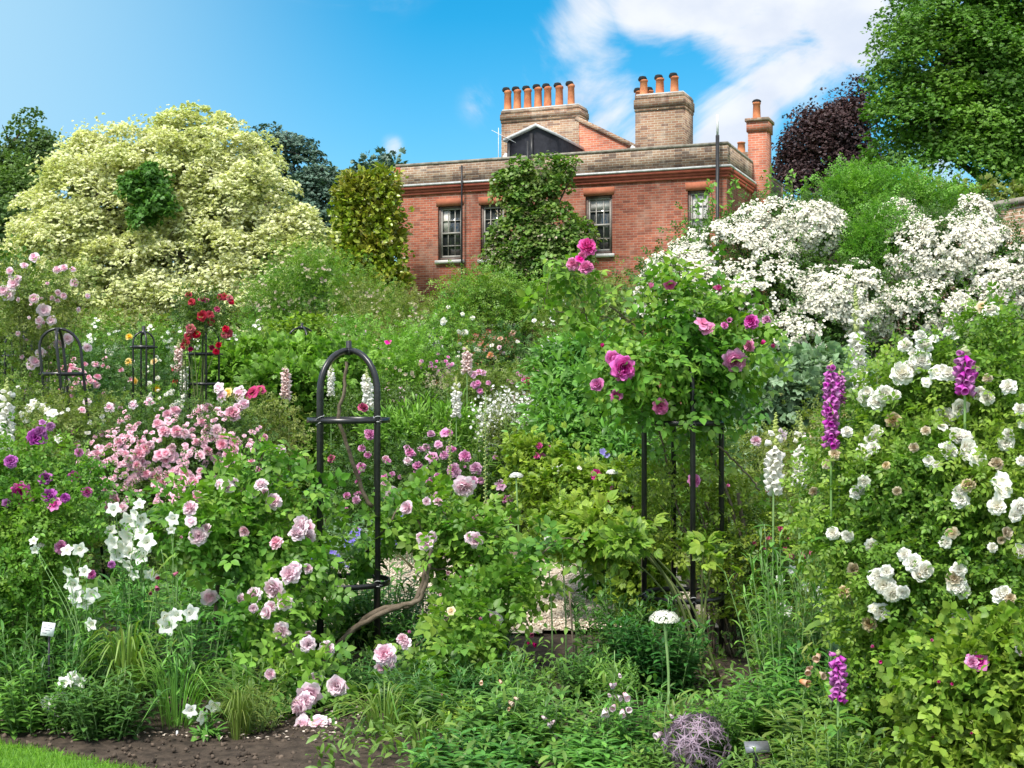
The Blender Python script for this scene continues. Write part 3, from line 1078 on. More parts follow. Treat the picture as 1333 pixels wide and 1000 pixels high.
# front wall around its openings
xs = sorted({XL, 0.0} | {w[0] for w in wins} | {w[1] for w in wins})
zs = sorted({HG, zc0} | {w[2] for w in wins} | {w[3] for w in wins} | {w[2] for w in low_wins} | {w[3] for w in low_wins})
allw = wins + low_wins
v, f = [], []
for i in range(len(xs) - 1):
    for j in range(len(zs) - 1):
        xm, zm = (xs[i] + xs[i + 1]) / 2, (zs[j] + zs[j + 1]) / 2
        if any(w[0] < xm < w[1] and w[2] < zm < w[3] for w in allw): continue
        a = len(v)
        v += [(xs[i], 0, zs[j]), (xs[i + 1], 0, zs[j]), (xs[i + 1], 0, zs[j + 1]), (xs[i], 0, zs[j + 1])]
        f += [(a, a + 1, a + 2), (a, a + 2, a + 3)]
RV = .16
for (a, b, z0, z1) in allw:
    for q in (((a, 0, z0), (a, 0, z1), (a, RV, z1), (a, RV, z0)), ((b, 0, z0), (b, RV, z0), (b, RV, z1), (b, 0, z1)),
              ((a, 0, z1), (b, 0, z1), (b, RV, z1), (a, RV, z1)), ((a, 0, z0), (a, RV, z0), (b, RV, z0), (b, 0, z0))):
        k = len(v); v += list(q); f += [(k, k + 1, k + 2), (k, k + 2, k + 3)]
for q in (((0, 0, HG), (0, BACK, HG), (0, BACK, zc0), (0, 0, zc0)), ((XL, 0, HG), (XL, 0, zc0), (XL, BACK, zc0), (XL, BACK, HG)), ((XL, BACK, HG), (XL, BACK, zc0), (0, BACK, zc0), (0, BACK, HG))):
    k = len(v); v += list(q); f += [(k, k + 1, k + 2), (k, k + 2, k + 3)]
hpart('wall', (np.array(v), np.array(f)), 'brick_red')


def ring(x0, x1, y0, y1, z0, z1, th):
    """a band right round the building"""
    return merge(bx(x0, x1, y0, y0 + th, z0, z1), bx(x0, x1, y1 - th, y1, z0, z1), bx(x0, x0 + th, y0 + th, y1 - th, z0, z1), bx(x1 - th, x1, y0 + th, y1 - th, z0, z1))


hpart('cornice', merge(ring(XL - .05, .05, -.05, BACK + .05, zc0, zc0 + .09, .4), ring(XL - .08, .08, -.08, BACK + .08, zc0 + .092, zc0 + .17, .45),
                       ring(XL - .12, .12, -.12, BACK + .12, zc0 + .172, zc1 - .06, .5)), 'cornice')
hpart('lead_flashing', ring(XL - .15, .15, -.15, BACK + .15, zc1 - .058, zc1, .55), 'lead')
hpart('parapet', ring(XL - .02, .02, -.02, BACK + .02, zc1 + .002, ztop - .08, .34), 'brick_stock')
hpart('coping', ring(XL - .04, .04, -.04, BACK + .04, ztop - .078, ztop, .42), 'old_coping')
for s_, p_ in ((XL - .09, 1),):
    hpart('corner_strip', bx(XL - .09, XL + .12, -.045, .02, zc1 + .01, ztop - .1), 'cornice')
hpart('roof', merge(bx(XL + .4, -.4, .4, BACK - .4, ztop - .75, ztop - .6)), 'slate')

for wi, (a, b, z0, z1) in enumerate(allw):
    up = wi < 4
    w = hpart('window', bx(a + .002, b - .002, RV, RV + .05, z0 + .002, z1 - .002), 'glass')
    t_ = .07
    hpart('frame', merge(bx(a + .001, a + t_, .07, RV + .03, z0, z1 - .001), bx(b - t_, b - .001, .07, RV + .03, z0, z1 - .001),
                         bx(a + t_, b - t_, .07, RV + .03, z1 - t_, z1 - .001), bx(a + t_, b - t_, .07, RV + .03, z0, z0 + .08)), 'box_frame', w)
    zm = (z0 + z1) / 2
    ia, ib = a + t_, b - t_
    bars = [bx(ia, ia + .045, .10, RV - .002, z0 + .08, z1 - t_), bx(ib - .045, ib, .10, RV - .002, z0 + .08, z1 - t_),
            bx(ia + .045, ib - .045, .095, RV - .002, zm - .03, zm + .03), bx(ia + .045, ib - .045, .10, RV - .002, z0 + .08, z0 + .15),
            bx(ia + .045, ib - .045, .10, RV - .002, z1 - t_ - .05, z1 - t_)]
    for i in (1, 2):
        x = ia + (ib - ia) * i / 3
        bars.append(bx(x - .012, x + .012, .115, RV - .003, z0 + .15, z1 - .12))
    for zz in ((z0 + zm) / 2 + .03, (zm + z1) / 2 - .03):
        bars.append(bx(ia + .045, ib - .045, .118, RV - .004, zz - .012, zz + .012))
    if True:
        hpart('sash_bars', merge(*bars), 'sash', w)
    hpart('sill', bx(a - .07, b + .07, -.09, .068, z0 - .11, z0 - .002), 'stone', w)
    # splayed flat arch of rubbed brick
    lz = z1 + .24
    e = .02
    vv = np.array([(a - .05, -.012, z1), (b + .05, -.012, z1), (b + e + .05, -.012, lz), (a - e - .05, -.012, lz),
                   (a - .05, .0, z1), (b + .05, .0, z1), (b + e + .05, .0, lz), (a - e - .05, .0, lz)])
    ff = np.array([(0, 1, 2), (0, 2, 3), (0, 4, 5), (0, 5, 1), (2, 1, 5), (2, 5, 6), (3, 2, 6), (3, 6, 7), (0, 3, 7), (0, 7, 4)])
    hpart('lintel', (vv, ff), 'rubbed', w)
    if wi == 0:
        hpart('shutter', merge(bx(a + .14, a + .42, RV + .0505, RV + .06, zm - .02, z1 - .1), bx(a + .5, a + .62, RV + .0505, RV + .06, zm, z1 - .15)), 'shutter', w)
        bl = hpart('curtain', bx(a + .13, a + .36, RV - .006, RV - .0045, zm + .05, z1 - .14), 'shutter', w)
    if wi == 2:
        hpart('blind', bx(ia + .05, ib - .05, RV - .006, RV - .0045, z1 - .42, z1 - .13), 'stone', w)
    if wi == 3:
        hpart('blind', bx(ia + .05, ib - .05, RV - .006, RV - .0045, z0 + .16, z1 - .13), 'stone', w)


def pot(parent, x, y, z, h, r, hood=True):
    o = put('chimney_pot', make_mesh('chimney_pot', *lathe([(r * 1.12, 0), (r * 1.12, h * .06), (r, h * .1), (r * .88, h * .86), (r * 1.02, h * .88), (r * 1.02, h * .97), (r * .8, h), (r * .68, h), (r * .66, h * .7), (0, h * .7)], 14), M['pot'], True), parent, (x, y, z))
    return o


def pot_hood(o, h, r, mat='soot'):
    pass


def stack(px0, px1, pytop, yl, depth, zbase, mat, cap=.42):
    x0, zt = hl(px0, pytop, yl); x1, zt2 = hl(px1, pytop, yl)
    zt = (zt + zt2) / 2
    s = hpart('chimney', merge(bx(x0 + .05, x1 - .05, yl, yl + depth, zbase, zt - cap), bx(x0 + .03, x1 - .03, yl - .02, yl + depth + .02, zt - cap + .001, zt - cap + .10),
                               bx(x0 + .01, x1 - .01, yl - .04, yl + depth + .04, zt - cap + .101, zt - .12), bx(x0 + .04, x1 - .04, yl - .02, yl + depth + .02, zt - .119, zt)), mat)
    hpart('flaunching', bx(x0 + .07, x1 - .07, yl + .02, yl + depth - .02, zt + .001, zt + .06), 'stone', s)
    return s, x0, x1, zt


# long stack with seven pots, standing back behind the parapet
s1, a, b, zt = stack(651, 755, 141, 4.2, .95, ztop - .5, 'brick_stack')
for (px, ptop) in ((661, 118), (673.5, 117), (687, 116), (700.5, 114), (713, 113), (728, 112), (743.5, 110)):
    x, z = hl(px, ptop, 4.65)
    h = z - zt - .03
    po = pot(s1, x, 4.65, zt + .03, h, random.uniform(.125, .142))
    put('cowl', make_mesh('cowl', *lathe([(.135, 0), (.15, .05), (.11, .13), (0, .16)], 10), M['soot'], True), po, (-.06, 0, h - .03))
# sloping gable wall running down to the right of it
xa, za = hl(752, 158, 4.5); xb, zb = hl(818, 190, 4.5)
xe, ze = hl(845, 203, 4.5)
v = np.array([(xa - .5, 4.25, ztop - .5), (xe, 4.25, ztop - .5), (xe, 4.25, ze), (xa, 4.25, za), (xa - .5, 4.25, za),
              (xa - .5, 5.0, ztop - .5), (xe, 5.0, ztop - .5), (xe, 5.0, ze), (xa, 5.0, za), (xa - .5, 5.0, za)])
f = np.array([(0, 1, 2), (0, 2, 3), (0, 3, 4), (1, 6, 7), (1, 7, 2), (3, 2, 7), (3, 7, 8), (4, 3, 8), (4, 8, 9), (0, 4, 9), (0, 9, 5), (6, 5, 9), (6, 9, 8), (6, 8, 7)])
hpart('gable', (v, f), 'brick_orange')
dirv = norm(np.array([xe - xa, 0, ze - za]))
up_ = np.array([-dirv[2], 0, dirv[0]])
P0, P1 = np.array([xa, 4.18, za]), np.array([xe, 4.18, ze])
q = [P0, P1, P1 + up_ * .14, P0 + up_ * .14]
v = np.array(q + [p + np.array([0, .9, 0]) for p in q])
f = np.array([(0, 1, 2), (0, 2, 3), (4, 6, 5), (4, 7, 6), (0, 4, 5), (0, 5, 1), (3, 2, 6), (3, 6, 7), (1, 5, 6), (1, 6, 2), (0, 3, 7), (0, 7, 4)])
hpart('gable_coping', (v, f), 'brick_stack')
# dormer: black boarded front under a shallow gabled lead roof
yl = 1.6
x0, z0 = hl(661, 203, yl); x1, _ = hl(724, 203, yl)
xm, zt1 = hl(699, 165.5, yl)
_, ze0 = hl(661, 184, yl); _, ze1 = hl(724, 177, yl)
v = [(x0, yl, ztop - .6), (x1, yl, ztop - .6), (x1, yl, ze1), (xm, yl, zt1), (x0, yl, ze0)]
v = np.array(v + [(a_, 4.2, c_) for a_, b_, c_ in v])
f = np.array([(0, 1, 2), (0, 2, 3), (0, 3, 4), (1, 6, 7), (1, 7, 2), (0, 4, 9), (0, 9, 5)])
dm = hpart('dormer', (v, f), 'tar')
ov = .10
v = []
for yy in (yl - .12, 4.2):
    v += [(x0 - .12, yy, ze0 - .02), (xm, yy, zt1 + .0), (x1 + .05, yy, ze1 - .02), (x0 - .12, yy, ze0 + .07), (xm, yy, zt1 + .10), (x1 + .05, yy, ze1 + .07)]
f = []
for a_, b_ in ((0, 1), (1, 2)):
    f += [(a_, b_, b_ + 3), (a_, b_ + 3, a_ + 3), (a_ + 6, b_ + 9, b_ + 6), (a_ + 6, a_ + 9, b_ + 9), (a_, a_ + 6, b_ + 6), (a_, b_ + 6, b_), (a_ + 3, b_ + 3, b_ + 9), (a_ + 3, b_ + 9, a_ + 9)]
f += [(0, 3, 9), (0, 9, 6), (2, 8, 11), (2, 11, 5)]
hpart('dormer_roof', (np.array(v), np.array(f)), 'lead', dm)
hpart('batten', merge(bx(xm - .24, xm - .12, yl - .05, yl - .002, ztop - .4, zt1 - .2), bx(x0, x0 + .1, yl - .05, yl - .002, ztop - .6, ze0 - .05)), 'pipe', dm)
# middle stack
s2, a, b, zt = stack(825, 892, 123, 2.4, 1.2, ztop - .5, 'brick_stack', .5)
for (px, ptop, yy) in ((838, 104, 2.75), (859, 102, 2.75), (878, 99.5, 2.75), (832, 119, 3.5), (846, 118, 3.5)):
    x, z = hl(px, ptop, yy)
    h = z - zt - .03
    po = pot(s2, x, yy, zt + .03, h, random.uniform(.125, .142))
    put('cowl', make_mesh('cowl', *lathe([(.135, 0), (.15, .05), (.11, .13), (0, .16)], 10), M['soot'], True), po, (-.04, 0, h - .03))
# right-hand red stack at the side wall, and the low one behind it
yl = 3.6
x0, zt = hl(971.5, 155, yl); x1, _ = hl(1000, 155, yl)
s3 = hpart('chimney', merge(bx(x0 + .05, x1 - .05, yl, yl + .8, HG, zt - .42), bx(x0 + .01, x1 - .01, yl - .04, yl + .84, zt - .418, zt - .10)), 'brick_orange')
hpart('chimney_cap', bx(x0 - .03, x1 + .03, yl - .1, yl + .9, zt - .098, zt), 'brick_stack', s3)
x, z = hl(985, 133, yl + .4)
po = pot(s3, x, yl + .4, zt, z - zt, .13)
put('cowl', make_mesh('cowl', *lathe([(.13, 0), (.15, .05), (.1, .1), (0, .13)], 10), M['soot'], True), po, (0, 0, z - zt - .03))
x, z = hl(965, 187, 6.5)
s4 = hpart('chimney', bx(x - .5, x + .3, 6.2, 6.9, ztop - .6, z - .35), 'brick_stack')
pot(s4, x, 6.5, z - .35, .4, .14)
# low roof hips seen over the parapet either side of the middle stack
for (xa_, xb_, xp_, yp_) in ((797, 838, 818, 186), (888, 912, 893, 183), (632, 662, 652, 196)):
    a_, _ = hl(xa_, 200, 3.0); b_, _ = hl(xb_, 200, 3.0); p_, zp = hl(xp_, yp_, 3.0)
    v = np.array([(a_, 2.7, ztop - .5), (b_, 2.7, ztop - .5), (p_, 3.4, zp), (a_, 5, ztop - .5), (b_, 5, ztop - .5), (p_, 4.3, zp)])
    f = np.array([(0, 1, 2), (3, 5, 4), (0, 2, 5), (0, 5, 3), (1, 4, 5), (1, 5, 2)])
    hpart('roof_hip', (v, f), 'lead')
# pipes down the front
x, zt = hl(935.5, 182, -.12); _, zu = hl(935, 151, -.12)
hpart('drainpipe', merge(tube(np.array([(x, -.27, HG), (x, -.27, zt + .1)]), .055, 8)), 'pipe')
hpart('vent_pipe', tube(np.array([(x, -.27, zt + .1), (x, -.27, zu)]), .035, 8), 'white_pipe')
for k in range(5):
    pass
x, zt = hl(602.5, 207, -.12)
hpart('downpipe', tube(np.array([(x, -.20, HG), (x, -.20, zc0), (x, -.2, ztop - .2)]), .03, 6), 'pipe')
x, zt = hl(689, 190, -.1)
hpart('downpipe', tube(np.array([(x, -.22, zc0 - 2), (x, -.22, ztop + .4)]), .05, 6), 'pipe')
x, z = hl(652, 180, 1.7)
hpart('aerial', merge(tube(np.array([(x - .2, 1.4, z + .22), (x + .6, 1.5, z - .22)]), .009, 5), tube(np.array([(x, 1.5, ztop - .5), (x, 1.5, z + .3)]), .012, 5)), 'white_pipe')

# ------------------------------------------------------------------ garden wall, right
gy0 = 24.0
p0 = W(1238, 272, gy0 + 1.5); p1 = W(1500, 262, gy0 - 2.5)
d_ = norm(p1 - p0 * 1.0) * np.array([1, 1, 0]); d_ = norm(d_)
L_ = float(np.linalg.norm((p1 - p0)[:2]))
gw = thing('garden_wall', (p0[0], p0[1], gz(p0[0], p0[1]) - .1), 'old stock brick garden wall at the right behind the white rambling rose', 'wall')
gw.rotation_euler = (0, 0, math.atan2(d_[1], d_[0]))
hh = p0[2] - gw.location.z
put('wall', make_mesh('wall', *box(-3, L_, 0, .34, 0, hh - .12), M['brick_stock']), gw)
put('coping', make_mesh('coping', *box(-3.04, L_ + .04, -.05, .39, hh - .118, hh), M['old_coping']), gw)
# garden wall below the house, glimpsed under the climbers
lw = thing('garden_wall', (-3.2, 29.5, gz(0, 29.5) - .1), 'low red brick garden wall below the house with a dark gateway', 'wall')


def wall_run(px0, px1, pyt, Y, parent, name='wall', mat='brick_red'):
    a_, b_ = W(px0, pyt, Y), W(px1, pyt, Y)
    v, f = box(a_[0], b_[0], Y, Y + .35, parent.location.z, a_[2])
    return part(name, (v, f), M[mat], parent)


wall_run(520, 672, 425, 29.5, lw)
wall_run(712, 850, 425, 29.5, lw)
part('coping', merge(box(*[W(520, 0, 29.5)[0], W(672, 0, 29.5)[0]], 29.45, 29.9, W(0, 425, 29.5)[2] + .001, W(0, 421, 29.5)[2]),
                     box(*[W(712, 0, 29.5)[0], W(850, 0, 29.5)[0]], 29.45, 29.9, W(0, 425, 29.5)[2] + .001, W(0, 421, 29.5)[2])), M['stone'], lw)
gt = thing('iron_gate', (W(683, 0, 29.2)[0], 29.2, gz(0, 29)), 'dark iron railing gate in the shade under the climbers', 'gate')
a_, b_ = W(674, 0, 29.2)[0], W(711, 0, 29.2)[0]
z0_, z1_ = gz(0, 29), W(0, 452, 29.2)[2]
for i in range(9):
    x = a_ + (b_ - a_) * i / 8
    part('bar', tube(np.array([(x, 29.2, z0_), (x, 29.2, z1_)]), .014, 5), M['iron'], gt)
for z in (z1_ - .05, z0_ + .2):
    part('rail', box(a_, b_, 29.185, 29.215, z, z + .03), M['iron'], gt)


# ------------------------------------------------------------------ trees
def tree(name, label, blobs, leafmat, leaf, tmpl, n, per, cr, dome=None, trunk_r=.25, trunkmat='bark_dark', cat='tree', base=None, limbs=12, extra=None, **kw):
    b0 = max(blobs, key=lambda b: b['r'][0] * b['r'][2])
    bs = np.array(base) if base is not None else np.array([b0['c'][0], b0['c'][1], gz(*b0['c'][:2])])
    root = thing(name, bs, label, cat)
    top = b0['c'] + np.array([0, 0, b0['r'][2] * .55])
    trunk = [tube(spline([bs, bs + (top - bs) * .35 + [trunk_r * .4, 0, 0], top], 12), [trunk_r, trunk_r * .25], 9)]
    for i in range(limbs):
        b = blobs[i % len(blobs)]
        u = norm(rng.normal(size=3)); u[2] = abs(u[2]) * .7; u[1] = -abs(u[1]) if i % 2 else u[1]
        e = b['c'] + u * b['r'] * .62
        s0 = bs + (top - bs) * rng.uniform(.22, .75)
        mid = s0 + (e - s0) * .5 + np.array([0, 0, .12 * np.linalg.norm(e - s0)])
        pts = spline([s0, mid, e], 9)
        trunk.append(tube(pts, [trunk_r * .42, trunk_r * .07], 5))
        for k in range(3):
            j = int(rng.integers(3, 8))
            e2 = pts[j] + norm(rng.normal(size=3) + [0, 0, .3]) * min(1.0, np.linalg.norm(e - s0) * .18)
            trunk.append(tube(spline([pts[j], (pts[j] + e2) / 2 + [0, 0, .05], e2], 5), [trunk_r * .14, trunk_r * .04], 4))
    part('trunk', merge(*trunk), M[trunkmat], root)
    part('crown', foliage(blobs, n, per, leaf, tmpl, cr, **kw) if dome is None else shelves(blobs, n, per, cr, leaf, tmpl, **dome), M[leafmat], root)
    if extra: extra(root)
    return root


# the big cream-variegated tree: flat layered sprays
vb = [B(212, 262, 120, 100, 30), B(120, 270, 75, 85, 29.5), B(310, 265, 75, 85, 29.5), B(80, 320, 65, 62, 29), B(350, 320, 72, 58, 29),
      B(215, 350, 180, 58, 28.5), B(250, 195, 85, 50, 30), B(140, 205, 62, 48, 30), B(55, 300, 40, 34, 29), B(395, 335, 40, 30, 28.6), B(265, 178, 34, 28, 30), B(380, 290, 30, 30, 29), B(35, 330, 30, 30, 29), B(190, 255, 50, 60, 30.4),
      B(150, 395, 120, 30, 28), B(300, 385, 90, 32, 28), B(45, 380, 45, 45, 29), B(330, 205, 42, 38, 30)]


def layered(blobs, n, per, leaf, tmpl, cr):
    inner = [dict(c=b['c'] + [0, .25, -.1], r=b['r'] * .74, px=b['px']) for b in blobs]
    return merge(shelves(inner, 330, 90, .55, leaf * 1.3, tmpl, thick=.12, upness=1.2, dome=.4, shell=.3, back=.6), shelves(blobs, 560, 125, .50, leaf, tmpl, thick=.04, upness=1.5, dome=.40, shell=.80, lumpy=.22),
                 shelves(blobs, 520, 22, .35, leaf * .9, tmpl, thick=.09, upness=.9, dome=.4, shell=.93, lumpy=.17, power=1))


def rev(root):
    rb = [B(194, 250, 27, 24, 27.75, .4), B(204, 225, 16, 16, 27.8, .4), B(184, 272, 20, 18, 27.6, .4), B(175, 240, 14, 12, 27.7, .3), B(212, 262, 12, 16, 27.6, .3)]
    part('reverted_shoots', shelves(rb, 70, 60, .26, .085, FAN, thick=.05, upness=.8, dome=.5, shell=.3, lumpy=.5), M['reverted'], root)


vt = tree('variegated_tree', 'huge rounded cream and yellow variegated tree, one dark green patch in its crown', vb, 'variegated', .13, FAN, 10, 2, .4, trunk_r=.3, limbs=26, extra=rev)
[c for c in vt.children if c.name.startswith('crown')][0].data = (lambda o: make_mesh('crown', o[0] - np.array(vt.location), o[1], M['variegated']))(layered(vb, 2900, 15, .078, FAN, .44))

tree('dark_tree', 'dark blue-green broadleaved tree at the far left edge behind the cream tree', [B(30, 215, 42, 52, 48), B(58, 190, 26, 32, 48), B(25, 185, 24, 26, 48), B(5, 260, 40, 60, 46), B(40, 290, 50, 70, 46), B(15, 350, 60, 90, 45), B(-60, 250, 60, 80, 48)], 'oak', .12, FAN, 300, 95, .9, dome=dict(thick=.10, upness=.9, dome=.6, shell=.3, lumpy=.35), trunk_r=.35)
tree('cedar_tree', 'blue-green cedar with flat level branches behind the cream tree, reaching highest', [B(372, 178, 34, 14, 52, 1.2), B(352, 192, 32, 13, 52, 1.2), B(386, 200, 22, 13, 52, 1), B(345, 215, 38, 14, 52, 1.2), B(375, 232, 34, 13, 52, 1.2), B(355, 260, 44, 22, 52), B(365, 300, 40, 30, 52)],
     'cedar', .12, FAN, 95, 130, 1.0, dome=dict(thick=.06, upness=3, dome=.12, shell=.2, lumpy=.3), trunk_r=.22, limbs=16)
tree('cedar_tree', 'blue-green conifer with drooping shelves between the cream tree and the magnolia', [B(418, 222, 12, 15, 50, 1), B(405, 240, 28, 14, 50, 1.2), B(432, 236, 22, 14, 50, 1), B(410, 262, 36, 18, 50, 1.4), B(430, 285, 34, 22, 50, 1.4), B(400, 300, 34, 24, 50, 1.4), B(425, 325, 40, 30, 50, 1.5), B(410, 370, 50, 40, 50, 1.6)],
     'cedar', .12, FAN, 210, 110, .95, dome=dict(thick=.06, upness=2.2, dome=.4, shell=.3, lumpy=.3), trunk_r=.22, limbs=12)
tree('dark_tree', 'small glimpse of grey-green treetop above the magnolia beside the parapet', [B(497, 222, 24, 11, 60, 1.6), B(478, 232, 22, 14, 60, 1.6), B(490, 270, 40, 40, 60)], 'cedar', .25, FAN, 200, 14, .6, trunk_r=.2)
tree('copper_beech', 'dark purple copper beech to the right of the house', [B(1078, 160, 46, 42, 55), B(1036, 200, 36, 40, 55), B(1110, 140, 26, 30, 55), B(1100, 190, 40, 60, 55), B(1025, 225, 24, 26, 55), B(1080, 230, 60, 40, 55), B(1050, 160, 24, 24, 55), B(1085, 140, 26, 20, 55), B(1130, 230, 40, 60, 55)],
     'beech', .11, FAN, 340, 90, .95, dome=dict(thick=.10, upness=.9, dome=.8, shell=.3, lumpy=.45), trunk_r=.4, limbs=20)
tree('oak_tree', 'tall dense green tree filling the upper right corner', [B(1245, 60, 90, 80, 44), B(1192, 120, 50, 62, 43), B(1300, 90, 90, 90, 44), B(1240, 170, 105, 62, 43), B(1330, 180, 60, 60, 43), B(1200, 20, 48, 42, 44), B(1290, -10, 90, 60, 44), B(1170, 178, 34, 34, 43), B(1172, 85, 28, 28, 43), B(1400, 100, 110, 130, 45), B(1250, -70, 90, 60, 44), B(1175, 50, 30, 26, 43)],
     'big', .115, FAN, 520, 170, 1.15, dome=dict(thick=.08, upness=1.2, dome=.4, shell=.45, lumpy=.5), trunk_r=.5, limbs=44)
for lab, px0, px1, py, Yf in (('far dark belt of woodland behind the cream tree at left', -120, 520, 400, 70), ('far belt of woodland behind the right-hand wall', 980, 1500, 330, 75)):
    fb = [B(x, py + 12 * math.sin(x * .7), 60, 60, Yf, 4) for x in range(px0, px1, 50)]
    o = part('woodland', shelves(fb + [dict(c=b['c'] - [0, 0, 3], r=b['r'], px=b['px']) for b in fb], 700, 44, 1.6, .34, FAN, thick=.3, upness=.8, dome=.6, shell=.4), M['oak'])
    tag(o, lab, 'woodland', kind='stuff')
# clipped hedge line behind the wall
hb = [B(x, 262 + 4 * math.sin(x), 34, 24, 31) for x in range(1180, 1500, 30)]
r_ = thing('hedge', base_of(hb), 'olive green hedge top showing above the garden wall at the right edge', 'hedge')
part('foliage', foliage(skirt(hb) + [B(x, 330, 40, 60, 31) for x in range(1180, 1500, 40)], 700, 14, .13, FAN, .3), M['olive'], r_)

# magnolia trained as a column against the left corner of the house
mb = [B(476, 262, 34, 34, 39.5, .8), B(474, 300, 38, 42, 39.4, .8), B(482, 345, 42, 45, 39.2, .8), B(500, 240, 20, 16, 39.8, .6), B(506, 290, 16, 40, 39.8, .6), B(458, 250, 16, 14, 39.4, .6), B(500, 380, 30, 40, 39.2, .7), B(486, 235, 14, 12, 39.5, .5)]
r_ = thing('magnolia', base_of(mb), 'tall glossy yellow-green evergreen magnolia against the left corner of the house', 'tree')
stems(r_, base_of(mb), blob_tips(mb, 12), .09, .02, 'bark_dark', name='trunk')
part('crown', foliage(mb + [B(480, 420, 40, 60, 39.2, .8)], 1500, 16, .17, LEAF8, .22, shell=.6, up=.3, droop=0, jitter=.9, lumpy=.2), M['magnolia'], r_)

# climber on the house front: layered shelves of leaves
cb = [B(703, 216, 42, 18, 38.6, .45), B(676, 235, 38, 20, 38.8, .45), B(722, 238, 22, 16, 38.4, .45), B(688, 262, 36, 24, 38.7, .5), B(684, 295, 42, 28, 38.6, .55), B(728, 300, 40, 24, 38.3, .55),
      B(700, 330, 62, 26, 38.3, .6), B(748, 312, 28, 27, 38.2, .5), B(690, 355, 55, 30, 38.4, .6), B(672, 385, 50, 40, 38.3, .6), B(740, 345, 30, 25, 38.1, .5), B(748, 214, 13, 8, 38.3, .3), B(652, 243, 16, 12, 38.9, .4), B(648, 318, 18, 28, 38.8, .45), B(720, 275, 20, 18, 38.5, .45)]
r_ = thing('climbing_hydrangea', base_of(cb), 'shaggy green climber with pale flower heads covering the middle of the house front', 'climber')
stems(r_, base_of(cb), blob_tips(cb, 10), .06, .015, 'bark_dark')
part('foliage', shelves(cb, 420, 55, .40, .12, LEAFROUND, thick=.05, upness=1.0, dome=.5, shell=.6, lumpy=.2), M['climber'], r_)
part('flower_heads', foliage([dict(c=b['c'], r=b['r'] * 1.04, px=b['px']) for b in cb[3:9]], 260, 8, .10, LEAF4, .16, flat=.12, up=2, shell=.93, droop=0), M['plume'], r_)['kind'] = 'stuff'


# ================================================================== GARDEN STRUCTURES
def obelisk(px, Y, top_py, R, label, rings=(), rot=45, legs=4, base_px=None, r=.014, knob=True, lean=(0, 0), name='rose_obelisk'):
    """a black steel plant support: bars that rise and arch together to a finial, tied by hoops"""
    x = (px - CX) / F * Y
    z0 = gz(x, Y)
    H = W(px, top_py, Y)[2] - z0
    root = thing(name, (x, Y, z0), label, 'plant support', 'black steel rose supports')
    apex = np.array([lean[0], lean[1], H])
    for i in range(legs):
        a = math.radians(rot) + i * 2 * math.pi / legs
        pts = [np.array([R * math.cos(a), R * math.sin(a), 0]) + apex * [0, 0, 0]]
        hs = H - R * 1.05
        for k in range(9):
            th = k / 8 * math.pi / 2
            pts.append(np.array([R * math.cos(th) * math.cos(a) + lean[0] * (hs + R * math.sin(th)) / H, R * math.cos(th) * math.sin(a) + lean[1], hs + R * 1.05 * math.sin(th)]))
        v, f = tube(np.array(pts), r, 8)
        o = put('leg', make_mesh('leg', v, f, M['iron'], True), root)
    for (pz, rr) in rings:
        z = W(px, pz, Y)[2] - z0
        th = np.linspace(0, 2 * math.pi, 41)
        sh = lean[0] * z / H
        # flat band hoop
        v, f = [], []
        for t_ in th[:-1]:
            for (dr, dz) in ((-.004, -.015), (.004, -.015), (.004, .015), (-.004, .015)):
                v.append(((rr + dr) * math.cos(t_) + sh, (rr + dr) * math.sin(t_), z + dz))
        for i in range(40):
            for j in range(4):
                a_, b_ = i * 4 + j, i * 4 + (j + 1) % 4
                c_, d_ = ((i + 1) % 40) * 4 + j, ((i + 1) % 40) * 4 + (j + 1) % 4
                f += [(a_, b_, d_), (a_, d_, c_)]
        put('hoop', make_mesh('hoop', v, f, M['iron']), root)
        for i in range(legs):
            a = math.radians(rot) + i * 2 * math.pi / legs
            q0 = np.array([(R - .03) * math.cos(a) + sh, (R - .03) * math.sin(a), z])
            q1 = np.array([(rr + .035) * math.cos(a) + sh, (rr + .035) * math.sin(a), z])
            put('clip', make_mesh('clip', *tube(np.array([q0, q1]), .008, 5), M['iron']), root)
            if R > .2:
                for s_ in (-1, 1):
                    c0 = np.array([R * math.cos(a) + sh, R * math.sin(a), z])
                    th_ = np.linspace(0, 2 * math.pi, 9)
                    put('tie', make_mesh('tie', *tube(c0 + np.stack([(r + .003) * np.cos(th_), (r + .003) * np.sin(th_), .016 * s_ + .012 * np.sin(th_ + i)], 1), .0022, 4), M['lead']), root)
    if knob:
        put('finial', make_mesh('finial', *lathe([(0, H - .03), (.026, H - .028), (.026, H + .006), (.017, H + .01), (.016, H + .055), (0, H + .057)], 10), M['iron'], True), root, (lean[0], lean[1], 0))
    return root


R78 = 52 / F * 7.8
front_ob = obelisk(454, 7.8, 456, R78, 'tall black hooped rose support with bare arch top, the largest, at front left of centre', rings=((547, R78 + .005), (757, R78 + .005)), r=.0175, rot=52)
right_ob = obelisk(889, 7.9, 462, R78, 'black four-legged rose support buried in the magenta climbing rose, hoop bare below', rings=((550, R78 + .005), (775, R78 + .002)), rot=6.5, r=.0165)
obelisk(24, 12, 431, .125, 'small black arched support at the far left edge behind the pink rambler', rings=((464, .118),), r=.010)
obelisk(111, 10.6, 428, .16, 'bent black support leaning left under the pink climbing rose', rings=((487, .155),), r=.012, lean=(-.22, 0), rot=10, knob=False)
obelisk(187, 12.6, 432, .10, 'narrow black support carrying small yellow roses', rings=((452, .10),), r=.009, rot=30)
obelisk(266, 13.6, 425, .15, 'black four-barred support below the red climbing rose', rings=((461, .153), (500, .153)), r=.011, rot=20)
obelisk(393, 17, 426, .20, 'far black hooped support in front of the lime-yellow flowers', r=.012, rot=30)
